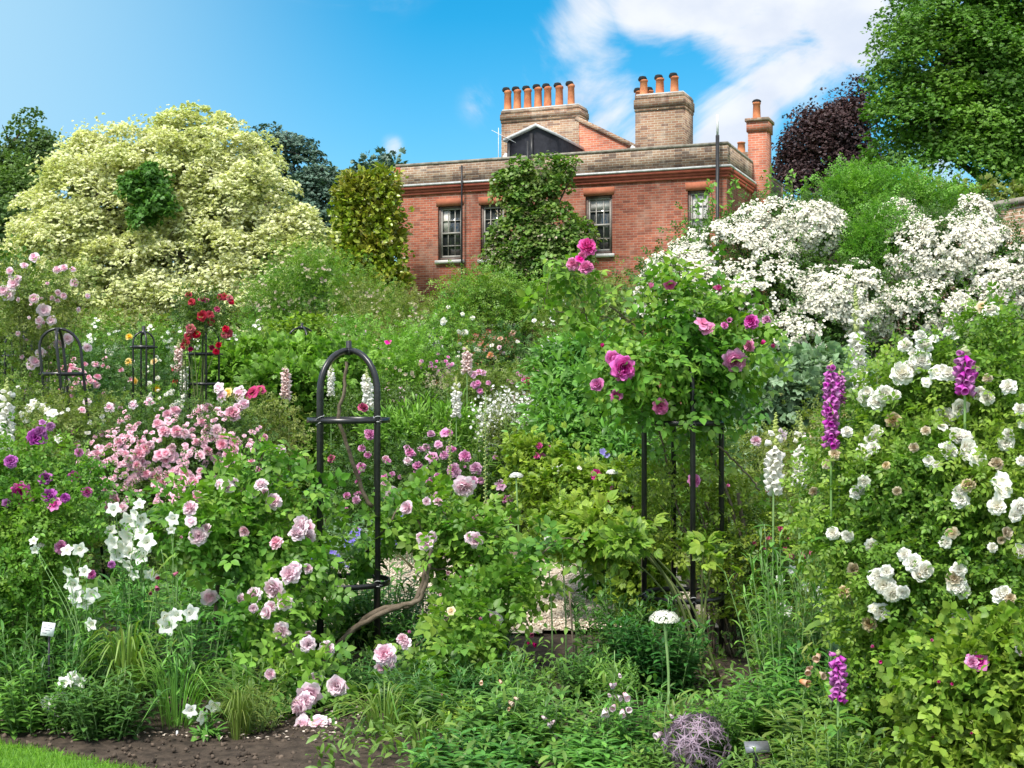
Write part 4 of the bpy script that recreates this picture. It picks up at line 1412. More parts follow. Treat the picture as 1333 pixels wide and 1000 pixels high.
obelisk(1003, 15, 478, .13, 'small dark support between magenta rose and grey-green leaves', rings=((491, .13),), r=.012, rot=20)
obelisk(1168, 12.5, 462, .18, 'black hooped support rising behind the white roses', rings=(), r=.012, rot=45)
obelisk(1303, 11.5, 452, .24, 'thin black hooped support at the right edge behind the white rose bush', rings=(), r=.010, rot=45, knob=False)
obelisk(557, 18, 432, .2, 'leaning black support half lost in shrubs left of the white rose', rings=(), r=.014, rot=30, knob=False)

# ================================================================== BACK OF THE GARDEN
bush('pink_spiraea_shrub', 'big arching green shrub with fine pinkish plumes in front of the cream tree', 'shrub',
     [B(385, 375, 58, 42, 23), B(345, 395, 30, 34, 23), B(430, 370, 45, 36, 23), B(475, 392, 50, 30, 22.6), B(400, 345, 40, 18, 23), B(505, 415, 40, 30, 22.4), B(360, 420, 40, 40, 23)],
     leafmat='rose', leaf=.095, tmpl=ROSE7_LOW, n=1000, per=9, cr=.26, stem_n=14, stem_r=.03, tipup=.2, lumpy=.35, rand=150, fmat='plume', fkind='single', rsize=2.2, clusters=60)
bush('pink_spiraea_shrub', 'feathery green shrub under the magnolia with brownish plumes', 'shrub',
     [B(525, 405, 45, 28, 21.5), B(470, 380, 40, 16, 22), B(500, 430, 60, 30, 21)], leafmat='olive', leaf=.10, tmpl=ROSE7_LOW, n=420, per=9, cr=.22, stem_n=8, stem_r=.02, tipup=.3, rand=110, fmat='plume', fkind='single', rsize=2.2, clusters=40)
bush('wall_shrub', 'broad mid-green shrub at the foot of the house, left of the climber', 'shrub',
     [B(610, 392, 42, 36, 27), B(648, 385, 40, 32, 27), B(590, 420, 34, 34, 26.5), B(690, 395, 48, 28, 27), B(735, 385, 30, 30, 27), B(660, 412, 22, 16, 26.5)],
     leafmat='rose', leaf=.14, tmpl=ROSE7_LOW, n=620, per=9, cr=.32, stem_n=10, stem_r=.03, ground=False, droop=.4)
bush('wall_climber', 'olive green climber over the wall to the right of the gateway', 'shrub',
     [B(735, 420, 40, 34, 26), B(770, 400, 40, 40, 26), B(800, 430, 40, 46, 25), B(745, 450, 30, 30, 25), B(815, 395, 34, 34, 25)],
     leafmat='olive', leaf=.12, tmpl=ROSE7_LOW, n=640, per=9, cr=.3, stem_n=8, stem_r=.03, rand=40, fkind='single', fmat='white', rsize=2.4)
bush('cream_rose_shrub', 'climbing shrub with scattered small cream flowers left of the brick gap', 'shrub',
     [B(585, 432, 28, 38, 19), B(560, 455, 30, 30, 19), B(600, 470, 30, 28, 19)], leafmat='rose', leaf=.085, n=360, per=9, cr=.17, fmat='white', fkind='rose_low',
     flowers=[(577, 418, 5), (601, 433, 3.5), (605, 433, 4), (597, 432, 3), (568, 449, 6), (562, 446, 4), (622, 455, 4.5), (615, 413, 3), (573, 452, 4)], rand=22, rsize=2.6)
bush('rose_bush', 'dark leaved rose with coral and pale pink blooms in front of the gateway', 'rose',
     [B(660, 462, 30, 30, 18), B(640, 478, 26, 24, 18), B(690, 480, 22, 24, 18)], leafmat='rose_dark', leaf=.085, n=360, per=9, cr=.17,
     flowers=[(651, 440, 4, 'apricot'), (668, 433, 3.5, 'apricot'), (638, 462, 4.5, 'apricot'), (650, 452, 3, 'blush'), (640, 449, 3, 'white'), (674, 445, 2.5, 'white')], rand=10, fmat='blush', rsize=2.8)
bush('rose_bush', 'white flowered rose straggling beside the dark iron gate', 'rose',
     [B(722, 468, 26, 34, 19), B(748, 480, 30, 30, 19)], leafmat='rose', leaf=.085, n=330, per=9, cr=.18,
     flowers=[(703, 452, 4), (720, 415, 3.5), (712, 440, 3), (722, 448, 3), (717, 466, 4), (724, 464, 4), (695, 417, 3), (716, 470, 3)], rand=22, rsize=2.6, fmat='white')

# the white rambler over the right-hand wall, in two great swags joined below
rambL = [B(955, 345, 88, 58, 20), B(1015, 302, 68, 44, 20.4), B(885, 372, 54, 48, 19.6), B(1060, 300, 46, 42, 20.2), B(980, 390, 110, 55, 19.6), B(870, 400, 45, 50, 19.2)]
rambR = [B(1240, 340, 95, 60, 19.6), B(1268, 294, 30, 38, 20), B(1190, 330, 55, 50, 20), B(1310, 380, 60, 56, 19.2), B(1220, 410, 110, 48, 19.2), B(1170, 285, 28, 26, 20.4), B(1365, 350, 50, 80, 19)]
rambM = [B(1105, 395, 80, 56, 19.3), B(1050, 440, 80, 40, 19.2)]


def blossom_cluster_geo(seed, k=9):
    r_ = np.random.default_rng(seed)
    out = []
    g = simple_flower(seed, 5, .16, .72)
    c0 = r_.normal(size=(k, 3)) * [1.0, 1.0, .45]
    d = norm(np.cross(norm(c0 * .25 + [0, 0, 1.2]), r_.normal(size=(k, 3))))
    v, f = scatter(g, c0 * 1.25, d, norm(c0 * .3 + [0, 0, 1.2] + r_.normal(size=(k, 3)) * .25), np.full(k, .62) * r_.uniform(.8, 1.2, k))
    return v, f


GEO['cluster'] = [blossom_cluster_geo(s) for s in (31, 32, 33, 34)]


def rambler(name, label, blobs, nclus, regions, leafmat, seedr):
    root = bush(name, label, 'rose', blobs, leafmat=leafmat, leaf=.11, tmpl=ROSE5_LOW, n=1500, per=8, cr=.26, stem_n=16, stem_r=.03, stem_mat='bark_dark', lumpy=.16, shell=.55)
    full = skirt(blobs)
    pts = []
    tries = 0
    while len(pts) < nclus and tries < nclus * 30:
        tries += 1
        r_ = regions[int(rng.integers(len(regions)))]
        q = norm(rng.normal(size=2)) * math.sqrt(rng.random())
        px, py = r_[0] + q[0] * r_[2], r_[1] + q[1] * r_[3]
        # the blossom comes in drifts
        w_ = math.sin(px * .045 + seedr) * math.sin(py * .06 + 1) + .6 * math.sin(px * .13 + 2) * math.sin(py * .15)
        if w_ < -.15 + rng.normal(0, .3) - r_[4]: continue
        inside = any(((px - b['px'][0]) / b['px'][2]) ** 2 + ((py - b['px'][1]) / b['px'][3]) ** 2 < 1.05 for b in blobs)
        if not inside: continue
        pts.append((px, py))
    rest = []
    for i, (px, py) in enumerate(pts):
        Y, nr = front(full, px, py)
        Y = Y - .05 + rng.normal(0, .05)
        nn = norm(nr * .9 + np.array([rng.normal(0, .3), -.35, .35 + rng.normal(0, .25)]))
        s = rng.uniform(1.9, 3.5) / F * Y
        if i < 100: bloom(root, 'cluster', 'rambler', W(px, py, Y), nn, s, 'blossom')
        else: rest.append((W(px, py, Y), nn, s))
    gs = []
    for k in range(4):
        sub = rest[k::4]
        P_ = np.array([a[0] for a in sub]); NN = np.array([a[1] for a in sub]); S_ = np.array([a[2] for a in sub])
        gs.append(scatter(GEO['cluster'][k], P_, norm(np.cross(NN, rng.normal(size=NN.shape))), NN, S_))
    part('blossom', merge(*gs), M['rambler'], root, True)['kind'] = 'stuff'
    return root


rambler('rambling_rose', 'huge rambling rose smothered in small white flowers, beside the house corner', rambL + rambM, 2500,
        [(940, 320, 110, 70, .55), (1010, 290, 85, 38, .9), (880, 370, 60, 60, .8), (980, 395, 130, 60, .15), (1060, 430, 100, 50, .1), (1060, 300, 50, 38, .6), (1120, 400, 50, 40, .3), (1100, 380, 60, 50, .1)], 'hedge', 0)
rambler('rambling_rose', 'huge rambling rose with small white flowers against the brick wall at the right edge', rambR, 2100,
        [(1240, 340, 110, 60, .45), (1280, 285, 40, 40, .8), (1300, 380, 70, 70, .3), (1200, 405, 120, 58, .15), (1175, 300, 40, 40, .2)], 'hedge', 2)
bush('climbing_shrub', 'fresh green leafy shrub growing up between the two white ramblers', 'shrub',
     [B(1120, 262, 46, 34, 21), B(1145, 310, 28, 50, 19.8), B(1105, 243, 32, 20, 21), B(1170, 250, 42, 24, 21), B(1215, 260, 34, 20, 21), B(1120, 330, 28, 34, 19.8)],
     leafmat='fresh', leaf=.11, tmpl=ROSE7_LOW, n=900, per=9, cr=.25, stem_n=12, stem_r=.03, tipup=.35, ground=False)
# long whippy shoots above the ramblers
whip = []
wb = thing('climbing_shoots', (W(900, 300, 21.2)[0], 21.2, gz(0, 21)), 'thin pale green shoots standing up above the white rambler by the drainpipe', 'climber')
ls = []
for (px, p0_, p1_) in ((905, 330, 255), (925, 300, 240), (945, 300, 235), (891, 350, 275), (1000, 275, 212), (1024, 270, 222), (1048, 268, 230), (1238, 262, 222)):
    a_, b_ = W(px, p0_, 21), W(px + rng.normal(0, 6), p1_, 21)
    pts = spline([a_, (a_ + b_) / 2 + [.04, 0, 0], b_], 10)
    whip.append(tube(pts, [.012, .005], 4))
    k = 44
    t_ = rng.random(k) ** .8
    P_ = a_ + (b_ - a_) * t_[:, None] + rng.normal(0, .035, (k, 3))
    ls.append(scatter(LEAF4, P_, norm(rng.normal(size=(k, 3)) + [0, 0, -.2]), norm(rng.normal(size=(k, 3)) + [0, -.4, .4]), rng.uniform(.06, .12, k)))
part('stem', merge(*whip), M['twig'], wb)
part('foliage', merge(*ls), M['fresh'], wb)

# ================================================================== MIDDLE BANDS, LEFT TO RIGHT
bush('climbing_rose', 'tall pale pink climbing rose arching in from the left in front of the cream tree', 'rose',
     [B(10, 365, 34, 34, 11), B(50, 385, 42, 38, 11), B(85, 370, 26, 28, 11), B(25, 410, 44, 34, 11), B(75, 410, 34, 26, 11), B(55, 450, 22, 36, 11.2), B(45, 465, 24, 34, 11.2)],
     leafmat='olive', leaf=.06, n=430, per=7, cr=.14, fmat='blush', fkind='rose_low', stem_n=10, lumpy=.3, shell=.3,
     flowers=[(44, 334, 6), (32, 345, 5), (74, 350, 6), (83, 348, 5), (17, 369, 9), (10, 383, 8), (44, 388, 6), (97, 368, 5), (56, 404, 8), (51, 417, 6), (66, 417, 7), (77, 447, 9), (88, 441, 7), (114, 453, 6), (46, 470, 8), (53, 460, 6), (83, 385, 4), (114, 385, 4), (12, 352, 5), (4, 378, 7), (22, 362, 6), (40, 476, 6), (95, 350, 4)], rand=26, rsize=3.4)
bush('pink_rose_bush', 'loose rose bush with many soft pink blooms beneath the leaning support', 'rose',
     [B(115, 480, 44, 28, 12.5), B(85, 505, 50, 30, 12), B(140, 500, 30, 26, 12.5)], leafmat='rose_dark', leaf=.055, n=420, per=8, cr=.13, fmat='pink', rand=46, rsize=4, clusters=16)
bush('yellow_rose_bush', 'rose bush with a few yellow blooms beside the narrow support', 'rose',
     [B(175, 480, 36, 30, 14), B(205, 495, 30, 26, 13.5), B(165, 452, 22, 22, 14.5)], leafmat='rose_dark', leaf=.06, n=380, per=8, cr=.14, fmat='white',
     flowers=[(167, 471, 5.5, 'yellow'), (168, 438, 4.5, 'yellow'), (200, 470, 4.5, 'yellow'), (175, 496, 4.5, 'yellow'), (62, 498, 5, 'yellow'), (204, 506, 4.5, 'yellow'), (157, 481, 4, 'pink'), (170, 494, 4, 'pink'), (136, 468, 4.5, 'pink'), (140, 457, 3.5, 'white'), (194, 500, 3.5), (205, 492, 3)], rand=12, rsize=2.8)
bush('red_climbing_rose', 'climbing rose with blood red blooms on top of a black support', 'rose',
     [B(266, 405, 28, 22, 13.6), B(250, 430, 14, 14, 13.5), B(290, 430, 12, 12, 13.5), B(262, 388, 26, 10, 13.6)], leafmat='rose_dark', leaf=.07, n=110, per=7, cr=.12, fmat='red', ground=False, lumpy=.3, shell=.3,
     flowers=[(245, 383, 4.5), (249, 393, 5), (263, 389, 4, 'crimson'), (269, 391, 3.5, 'crimson'), (287, 387, 4.5), (293, 386, 5), (299, 388, 5), (301, 392, 4.5), (283, 402, 4, 'crimson'), (263, 411, 6), (273, 410, 5.5), (275, 420, 4.5), (248, 428, 6), (255, 435, 5), (245, 438, 4.5), (241, 446, 5.5), (238, 450, 4), (293, 428, 5), (297, 434, 6), (291, 436, 4), (281, 458, 4.5), (284, 449, 4), (276, 453, 4, 'crimson'), (248, 455, 3.5, 'crimson')])
bush('red_rose_bush', 'low red rose blooms beside the pale pink foxglove, left of the red climber', 'rose',
     [B(228, 488, 16, 26, 15), B(236, 505, 24, 24, 15)], leafmat='rose_dark', leaf=.06, n=150, per=8, cr=.13, flowers=[(227, 480, 4.5), (227, 497, 4), (235, 476, 3)], fmat='red')
bush('cream_flowered_shrub', 'low shrub sprinkled with tiny cream flowers under the cream tree', 'shrub',
     [B(205, 440, 44, 24, 21), B(240, 448, 34, 20, 21), B(330, 440, 60, 24, 21), B(130, 440, 40, 26, 22)], leafmat='rose', leaf=.08, n=600, per=8, cr=.2, fmat='white', fkind='single', rand=130, rsize=2.3, clusters=26)
bush('yew_hedge', 'long olive-gold hedge under the cream tree at far left', 'hedge',
     [B(40, 420, 60, 34, 24), B(130, 425, 60, 28, 24), B(-30, 420, 60, 40, 24), B(220, 432, 50, 22, 24)], leafmat='olive', leaf=.08, n=700, per=12, cr=.22, tmpl=LEAF4)
bush('dark_shrub', 'dark green shrub shaded behind the pink climber at the left edge', 'shrub',
     [B(20, 380, 60, 60, 26), B(-40, 380, 50, 70, 26)], leafmat='hedge', leaf=.12, n=420, per=12, cr=.3, tmpl=LEAF4)
bush('euphorbia', 'mound of acid lime-yellow flower heads behind the far hooped support', 'plant',
     [B(378, 428, 24, 15, 18.5), B(408, 424, 20, 13, 18.5), B(395, 440, 40, 16, 18.5)], leafmat='gold', leaf=.06, n=300, per=14, cr=.15, tmpl=LEAFROUND, flat=.4, up=1)
bush('pink_rose_bush', 'airy bush dotted with small shell-pink roses right of the lime-yellow flowers', 'rose',
     [B(435, 432, 36, 22, 19), B(470, 445, 34, 22, 19)], leafmat='olive', leaf=.07, n=320, per=8, cr=.17, fmat='blush', rand=34, rsize=2.6, clusters=9)
bush('opium_poppy_clump', 'broad mass of large pale green leaves behind the front hooped support', 'plant',
     [B(340, 478, 62, 26, 15), B(400, 472, 52, 26, 15), B(300, 488, 36, 26, 15), B(380, 498, 70, 26, 14.4), B(440, 480, 34, 30, 15)],
     leafmat='fresh', leaf=.09, tmpl=LOBED, n=1100, per=8, cr=.17, tipup=.45, up=.5, lumpy=.3)
bush('green_shrub', 'bright yellow-green leafy shrub in the middle distance right of the front support', 'shrub',
     [B(500, 470, 46, 34, 16), B(545, 455, 38, 34, 16.4), B(530, 490, 50, 30, 15.6), B(460, 440, 34, 22, 17)], leafmat='fresh', leaf=.09, n=560, per=9, cr=.2, tipup=.2, lumpy=.35,
     flowers=[(505, 445, 4, 'magenta')], rand=26, fmat='cream', fkind='single', rsize=2.4)
bush('box_hedge', 'low dark clipped hedge across the middle of the garden', 'hedge',
     [B(470, 530, 50, 20, 13.5, .4), B(530, 526, 54, 20, 13.5, .4), B(565, 530, 36, 18, 13.5, .4)], leafmat='hedge', leaf=.035, n=900, per=16, cr=.12, tmpl=LEAF4, shell=.6)
bush('purple_rose_bush', 'small cluster of mauve-pink roses behind the tall pink foxglove', 'rose',
     [B(625, 500, 28, 24, 14), B(600, 510, 26, 24, 14), B(650, 495, 22, 20, 14)], leafmat='olive', leaf=.06, n=280, per=8, cr=.14, fmat='lilac',
     flowers=[(616, 487, 4.5), (623, 484, 5), (629, 485, 4), (618, 501, 4.5), (622, 499, 4), (625, 509, 4.5), (636, 498, 3.5)])
bush('mixed_shrub', 'russet-tinged shrub with a few reddish flowers right of centre in the middle distance', 'shrub',
     [B(690, 500, 34, 24, 15.5), B(730, 500, 30, 24, 16), B(660, 505, 26, 20, 15.5)], leafmat='olive', leaf=.06, n=380, per=8, cr=.15, fmat='lilac', rand=26, rsize=3, flowers=[(687, 495, 4.5, 'crimson'), (698, 505, 4, 'blush')])


def spray_plant(label, cx, cy, rx, ry, Y, n, leafy='olive', fm='white', fs=1.6, name='white_spray_plant', cat='flowering plant'):
    b = B(cx, cy, rx, ry, Y)
    base = base_of([b])
    root = thing(name, base, label, cat)
    tb, ps = [], []
    for i in range(n):
        a = rng.uniform(-1, 1, 2)
        tip = b['c'] + np.array([a[0], a[1] * .5, math.sqrt(max(0, 1 - a[0] ** 2)) * rng.uniform(.2, 1)]) * b['r']
        pts = spline([base + [rng.normal(0, .05), rng.normal(0, .05), 0], (base + tip) / 2 + [0, 0, .1], tip], 7)
        tb.append(tube(pts, [.005, .0015], 3))
        m_ = 12
        t_ = rng.uniform(.5, 1, m_)
        ps.append(base + (tip - base) * t_[:, None] + rng.normal(0, .035, (m_, 3)))
    part('stem', merge(*tb), M['twig'], root)
    P_ = np.concatenate(ps)
    NN = norm(rng.normal(size=P_.shape) + [0, -.6, .6])
    part('blossom', scatter(GEO['single'][0], P_, norm(np.cross(NN, rng.normal(size=NN.shape))), NN, rng.uniform(.6, 1.3, len(P_)) * fs / F * Y), M[fm], root)['kind'] = 'stuff'
    low = dict(c=b['c'] - [0, 0, b['r'][2] * .5], r=b['r'] * [.9, .9, .7], px=b['px'])
    part('foliage', foliage([low], int(n * 1.6), 8, .05, LANCE, .1, tipup=.5), M[leafy], root)
    return root


spray_plant('airy white flower sprays in the centre of the garden', 665, 545, 48, 42, 12.4, 240, fs=2.0)
spray_plant('thin cloud of tiny white flowers right behind the pink foxglove spike', 725, 520, 26, 32, 14, 46)
bush('silver_shrub', 'hazy pinkish-grey flowering plant left of the white sprays', 'shrub', [B(575, 500, 30, 22, 14.5)], leafmat='plume', leaf=.05, n=150, per=8, cr=.12)

bush('tall_leafy_plant', 'tall mass of lush bluish green leaves left of the magenta climbing rose', 'plant',
     [B(770, 470, 50, 40, 11), B(745, 520, 48, 42, 10.6), B(790, 540, 44, 50, 10.4), B(730, 570, 42, 40, 10.2), B(800, 600, 46, 40, 10), B(715, 480, 20, 30, 11)],
     leafmat='herb', leaf=.09, tmpl=LANCE_WIDE, n=1300, per=9, cr=.13, tipup=.2, droop=.25, stem_n=16)
bush('lobed_leaf_bush', 'yellow-green bush with small lobed leaves in front of the tall leafy plant', 'shrub',
     [B(765, 645, 52, 40, 9.4), B(720, 640, 38, 44, 9.6), B(815, 650, 44, 44, 9.2), B(760, 690, 60, 34, 9), B(700, 600, 30, 34, 9.8), B(840, 710, 34, 24, 8.9)],
     leafmat='gold', leaf=.055, tmpl=LOBED, n=900, per=9, cr=.12, fmat='magenta', fkind='rose_cup',
     flowers=[(777, 618, 7), (702, 580, 5), (698, 593, 4), (706, 594, 5), (785, 588, 5, 'violet', 'single'), (790, 592, 4, 'violet', 'single'), (724, 612, 5, 'white', 'loose'), (732, 609, 4, 'white', 'loose'), (755, 608, 3.5, 'white', 'loose')], rand=8, rsize=3)
bush('macleaya', 'tall grey-green plume plant with scalloped leaves behind the purple foxglove', 'plant',
     [B(1030, 500, 44, 38, 13), B(1080, 495, 34, 40, 13.4), B(1000, 530, 50, 44, 12.6), B(1065, 530, 50, 44, 12.6), B(1110, 520, 26, 44, 13)],
     leafmat='grey', leaf=.12, tmpl=LOBED, n=560, per=6, cr=.2, tipup=.2)
bush('garden_shrub', 'mid-green shrub under the white rambler behind the white rose bush', 'shrub',
     [B(1250, 500, 90, 34, 15), B(1330, 480, 40, 34, 15), B(1150, 505, 50, 34, 15)], leafmat='rose', leaf=.08, n=600, per=8, cr=.18, rand=40, fmat='white', fkind='single', rsize=2.6)
bush('russet_plants', 'olive shrub with dusky blooms between the magenta rose and the white foxgloves', 'shrub',
     [B(985, 600, 44, 40, 9.8), B(1050, 610, 44, 44, 9.4), B(1000, 660, 50, 44, 9), B(1080, 560, 34, 40, 10)], leafmat='olive', leaf=.055, n=620, per=8, cr=.13, fmat='cream', rand=16, rsize=4,
     flowers=[(1017, 565, 8, 'allium', 'loose'), (1047, 567, 7, 'allium', 'loose'), (1003, 638, 6, 'magenta'), (985, 574, 6, 'blush'), (1103, 562, 6, 'white')])
# ------------------------------------------------------------------ the pink bush and its neighbours
bush('pink_rose_bush', 'broad rose bush covered with clusters of clear pink double blooms, left of the front support', 'rose',
     [B(225, 598, 98, 66, 10.4), B(160, 620, 62, 60, 10.2), B(290, 580, 58, 50, 10.4), B(240, 660, 100, 40, 10), B(320, 620, 40, 44, 10.2)],
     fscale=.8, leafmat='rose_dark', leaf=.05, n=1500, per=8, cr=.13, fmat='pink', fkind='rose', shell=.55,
     flowers=[(205, 551, 9), (213, 561, 9), (195, 579, 8), (230, 561, 9), (240, 564, 7), (258, 535, 7), (262, 549, 7), (302, 537, 12, 'pink'), (310, 530, 9, 'blush'), (318, 526, 9, 'blush'), (282, 560, 10), (290, 568, 9), (306, 575, 10, 'pink'), (303, 585, 9), (295, 590, 9), (288, 579, 8), (310, 596, 7), (283, 599, 7), (271, 587, 7), (260, 592, 8), (270, 530, 8), (218, 538, 8), (228, 534, 8), (247, 588, 5), (188, 584, 8), (181, 590, 9), (190, 617, 8), (205, 623, 9), (211, 628, 9), (200, 618, 8), (219, 619, 6), (231, 631, 8), (240, 617, 8), (250, 625, 8), (236, 622, 7), (226, 627, 7), (255, 627, 6), (260, 613, 6), (256, 646, 8), (273, 639, 6), (208, 591, 9), (215, 589, 7), (224, 582, 6), (337, 611, 5), (366, 585, 8, 'blush'), (341, 573, 5), (345, 569, 6), (327, 600, 5), (150, 560, 6), (98, 578, 7), (96, 562, 6), (146, 645, 8), (150, 652, 9), (140, 660, 8), (158, 660, 8), (178, 605, 7), (167, 598, 7), (155, 575, 7), (126, 590, 7), (133, 605, 6)],
     rand=360, rsize=4.3, clusters=120, fregion=[(225, 585, 95, 58), (145, 610, 50, 52), (290, 570, 50, 36), (220, 625, 70, 30)])
bush('velvet_rose', 'rose with one wide open dark crimson bloom above the pink bush', 'rose',
     [B(335, 545, 34, 34, 11), B(360, 560, 34, 36, 11)], leafmat='olive', leaf=.06, n=260, per=8, cr=.14, fkind='loose',
     flowers=[(327, 509, 10, 'crimson'), (338, 507, 7, 'crimson'), (296, 510, 6, 'yellow'), (287, 515, 7, 'blush'), (310, 511, 9, 'blush'), (283, 504, 7, 'blush')])
bush('white_flowered_plant', 'loose plants with scattered white flowers behind the purple rose at left', 'plant',
     [B(40, 530, 50, 34, 10.5), B(85, 555, 40, 34, 10.2), B(130, 545, 40, 30, 11)], leafmat='olive', leaf=.055, n=560, per=8, cr=.15, fkind='loose', fmat='white',
     flowers=[(44, 524, 5), (38, 531, 5), (60, 533, 6), (67, 537, 7), (56, 530, 5), (113, 523, 5, 'blush'), (75, 571, 5), (107, 533, 5, 'pink'), (173, 526, 5, 'blush'), (142, 530, 6, 'blush')], rand=18, rsize=3.2)
bush('purple_rose_bush', 'sprawling rose with large purple-mauve blooms at the left edge', 'rose',
     [B(40, 620, 60, 50, 7.2), B(-20, 640, 60, 70, 7), B(75, 670, 50, 48, 7), B(30, 710, 70, 56, 6.9), B(100, 640, 30, 40, 7.3)],
     leafmat='rose', leaf=.06, n=900, per=7, cr=.11, tmpl=ROSE5, fmat='purple', fkind='rose',
     flowers=[(46, 570, 11), (52, 562, 8), (65, 555, 5), (55, 549, 4), (14, 600, 7), (58, 623, 8), (26, 641, 13, 'rosy'), (30, 648, 10, 'rosy'), (63, 645, 9), (70, 656, 9, 'rosy'), (79, 712, 9, 'rosy'), (119, 748, 6, 'rosy'), (84, 648, 5), (97, 620, 7, 'rosy'), (103, 589, 5, 'rosy'), (113, 640, 7, 'rosy'), (145, 735, 5, 'purple'), (8, 655, 5)])
bush('lilac_rose_bush', 'bushy rose with many small lilac-pink blooms, behind the gravel path in the centre', 'rose',
     [B(590, 640, 82, 52, 12.3), B(530, 625, 52, 46, 12.4), B(640, 660, 46, 44, 12.2), B(480, 620, 44, 44, 12.6), B(470, 680, 50, 44, 12.3), B(560, 700, 80, 40, 12.2)],
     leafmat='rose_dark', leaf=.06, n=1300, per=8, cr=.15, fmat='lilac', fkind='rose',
     flowers=[(561, 565, 5), (578, 562, 6), (585, 563, 4), (534, 589, 6), (530, 583, 4), (563, 594, 7), (578, 592, 6), (585, 584, 5), (590, 585, 4), (606, 594, 7), (531, 600, 6, 'blush'), (544, 607, 7), (590, 612, 9), (594, 616, 6), (619, 609, 7), (570, 620, 5), (604, 633, 11, 'blush'), (626, 625, 6), (616, 626, 6), (652, 630, 7), (567, 645, 5), (555, 652, 7, 'blush'), (510, 642, 9, 'blush'), (505, 648, 6), (463, 651, 6), (451, 645, 5), (635, 655, 6), (648, 648, 5), (657, 650, 6), (663, 649, 5), (679, 670, 8), (674, 672, 6), (662, 673, 6), (669, 679, 5), (682, 689, 5), (471, 583, 5), (470, 608, 6), (466, 614, 5), (479, 592, 5), (502, 597, 5, 'pink'), (482, 565, 6), (478, 562, 4), (431, 597, 5, 'crimson'), (473, 530, 6, 'crimson'), (505, 600, 4), (645, 595, 3), (555, 583, 5), (547, 584, 4), (570, 578, 5), (500, 630, 5, 'blush'), (492, 640, 5), (562, 625, 4), (545, 632, 4)], rand=60, rsize=3.6, clusters=26)
bush('violet_catmint', 'haze of violet-blue flower spikes seen through the front support', 'plant',
     [B(455, 705, 40, 24, 9.6), B(545, 692, 30, 14, 11.4), B(430, 720, 40, 24, 9.4), B(500, 700, 40, 20, 10)], leafmat='grey', leaf=.05, n=260, per=8, cr=.1, tmpl=LANCE, fmat='violet', fkind='single', rand=170, rsize=2.6, clusters=26)
bush('low_green_plant', 'feathery bright green foliage mound in front of the dark hedge', 'plant',
     [B(555, 555, 50, 26, 12.9), B(510, 560, 40, 24, 12.9), B(620, 560, 40, 24, 12.9)], leafmat='fresh', leaf=.10, tmpl=LANCE, n=500, per=9, cr=.13, tipup=.6, droop=0)
bush('low_green_plant', 'spiky upright green leaves below the white sprays', 'plant',
     [B(690, 600, 44, 34, 12.3), B(655, 605, 30, 30, 12.4)], leafmat='grassy', leaf=.22, tmpl=STRAP, n=150, per=6, cr=.12, tipup=1.6, droop=0)
bush('dark_green_plant', 'dark rounded plant between the lilac rose and the yellow-green bush', 'plant',
     [B(690, 655, 30, 40, 11.9), B(720, 705, 34, 34, 11.9)], leafmat='hedge', leaf=.045, n=340, per=10, cr=.13, tmpl=LEAF8)


# ================================================================== FOXGLOVES, ALLIUMS, BELLFLOWERS
def foxglove(label, px, p_top, p_bot, Y, mat, wpx, lean=0, p_base=None, detail=True, tip=.35, side_spike=0):
    """a spike: stem, hanging bells as parts, tight green buds at the tip"""
    x = (px - CX) / F * Y
    base = np.array([x - lean / F * Y * .8, Y, gz(x, Y)])
    root = thing('foxglove', base, label, 'foxglove', 'foxgloves')
    top, bot = W(px + lean, p_top, Y), W(px, p_bot, Y)
    pts = spline([base, bot, (bot + top) / 2 + [lean / F * Y * .05, 0, 0], top], 16)
    part('stem', tube(pts, [.006, .005, .002], 6), M['stalk'], root)
    L = top - bot
    n = max(12, int((p_bot - p_top) / (wpx * .085)))
    n = min(n, 80)
    w = wpx / F * Y
    buds = []
    for i in range(n):
        t = i / (n - 1)
        a = i * 2.4 + rng.normal(0, .3)
        p = bot + L * t
        s = w * .50 * (1 - .72 * max(0, (t - (1 - tip)) / tip) ** 1.1)
        o = np.array([math.cos(a), math.sin(a) - .35, 0])
        o = o / np.linalg.norm(o)
        d = norm(o * .8 + [0, 0, -.55 if t < 1 - tip else .1])
        if t < 1 - tip or (t < 1 - tip * .55 and i % 2):
            bloom(root, 'tubebell', mat, p + o * .006, d, s * 1.05, 'bell')
        else:
            buds.append((p + o * s * .25, d, s * .55))
    if buds:
        P_ = np.array([b[0] for b in buds]); D_ = np.array([b[1] for b in buds]); S_ = np.array([b[2] for b in buds])
        part('buds', scatter(OCT, P_, D_, norm(rng.normal(size=P_.shape)), S_ * 2.6), M['budgreen'], root, True)
    # seed capsules / leaves below
    k = 14
    t_ = rng.random(k) * .9
    P_ = base + (bot - base) * t_[:, None]
    an = rng.random(k) * 6.28
    D_ = np.stack([np.cos(an), np.sin(an), np.full(k, .3)], 1)
    part('foliage', scatter(LANCE_WIDE, P_, D_, np.tile([0, 0, 1.], (k, 1)), (.28 - .2 * t_) * rng.uniform(.7, 1.2, k)), M['herb'], root)
    return root


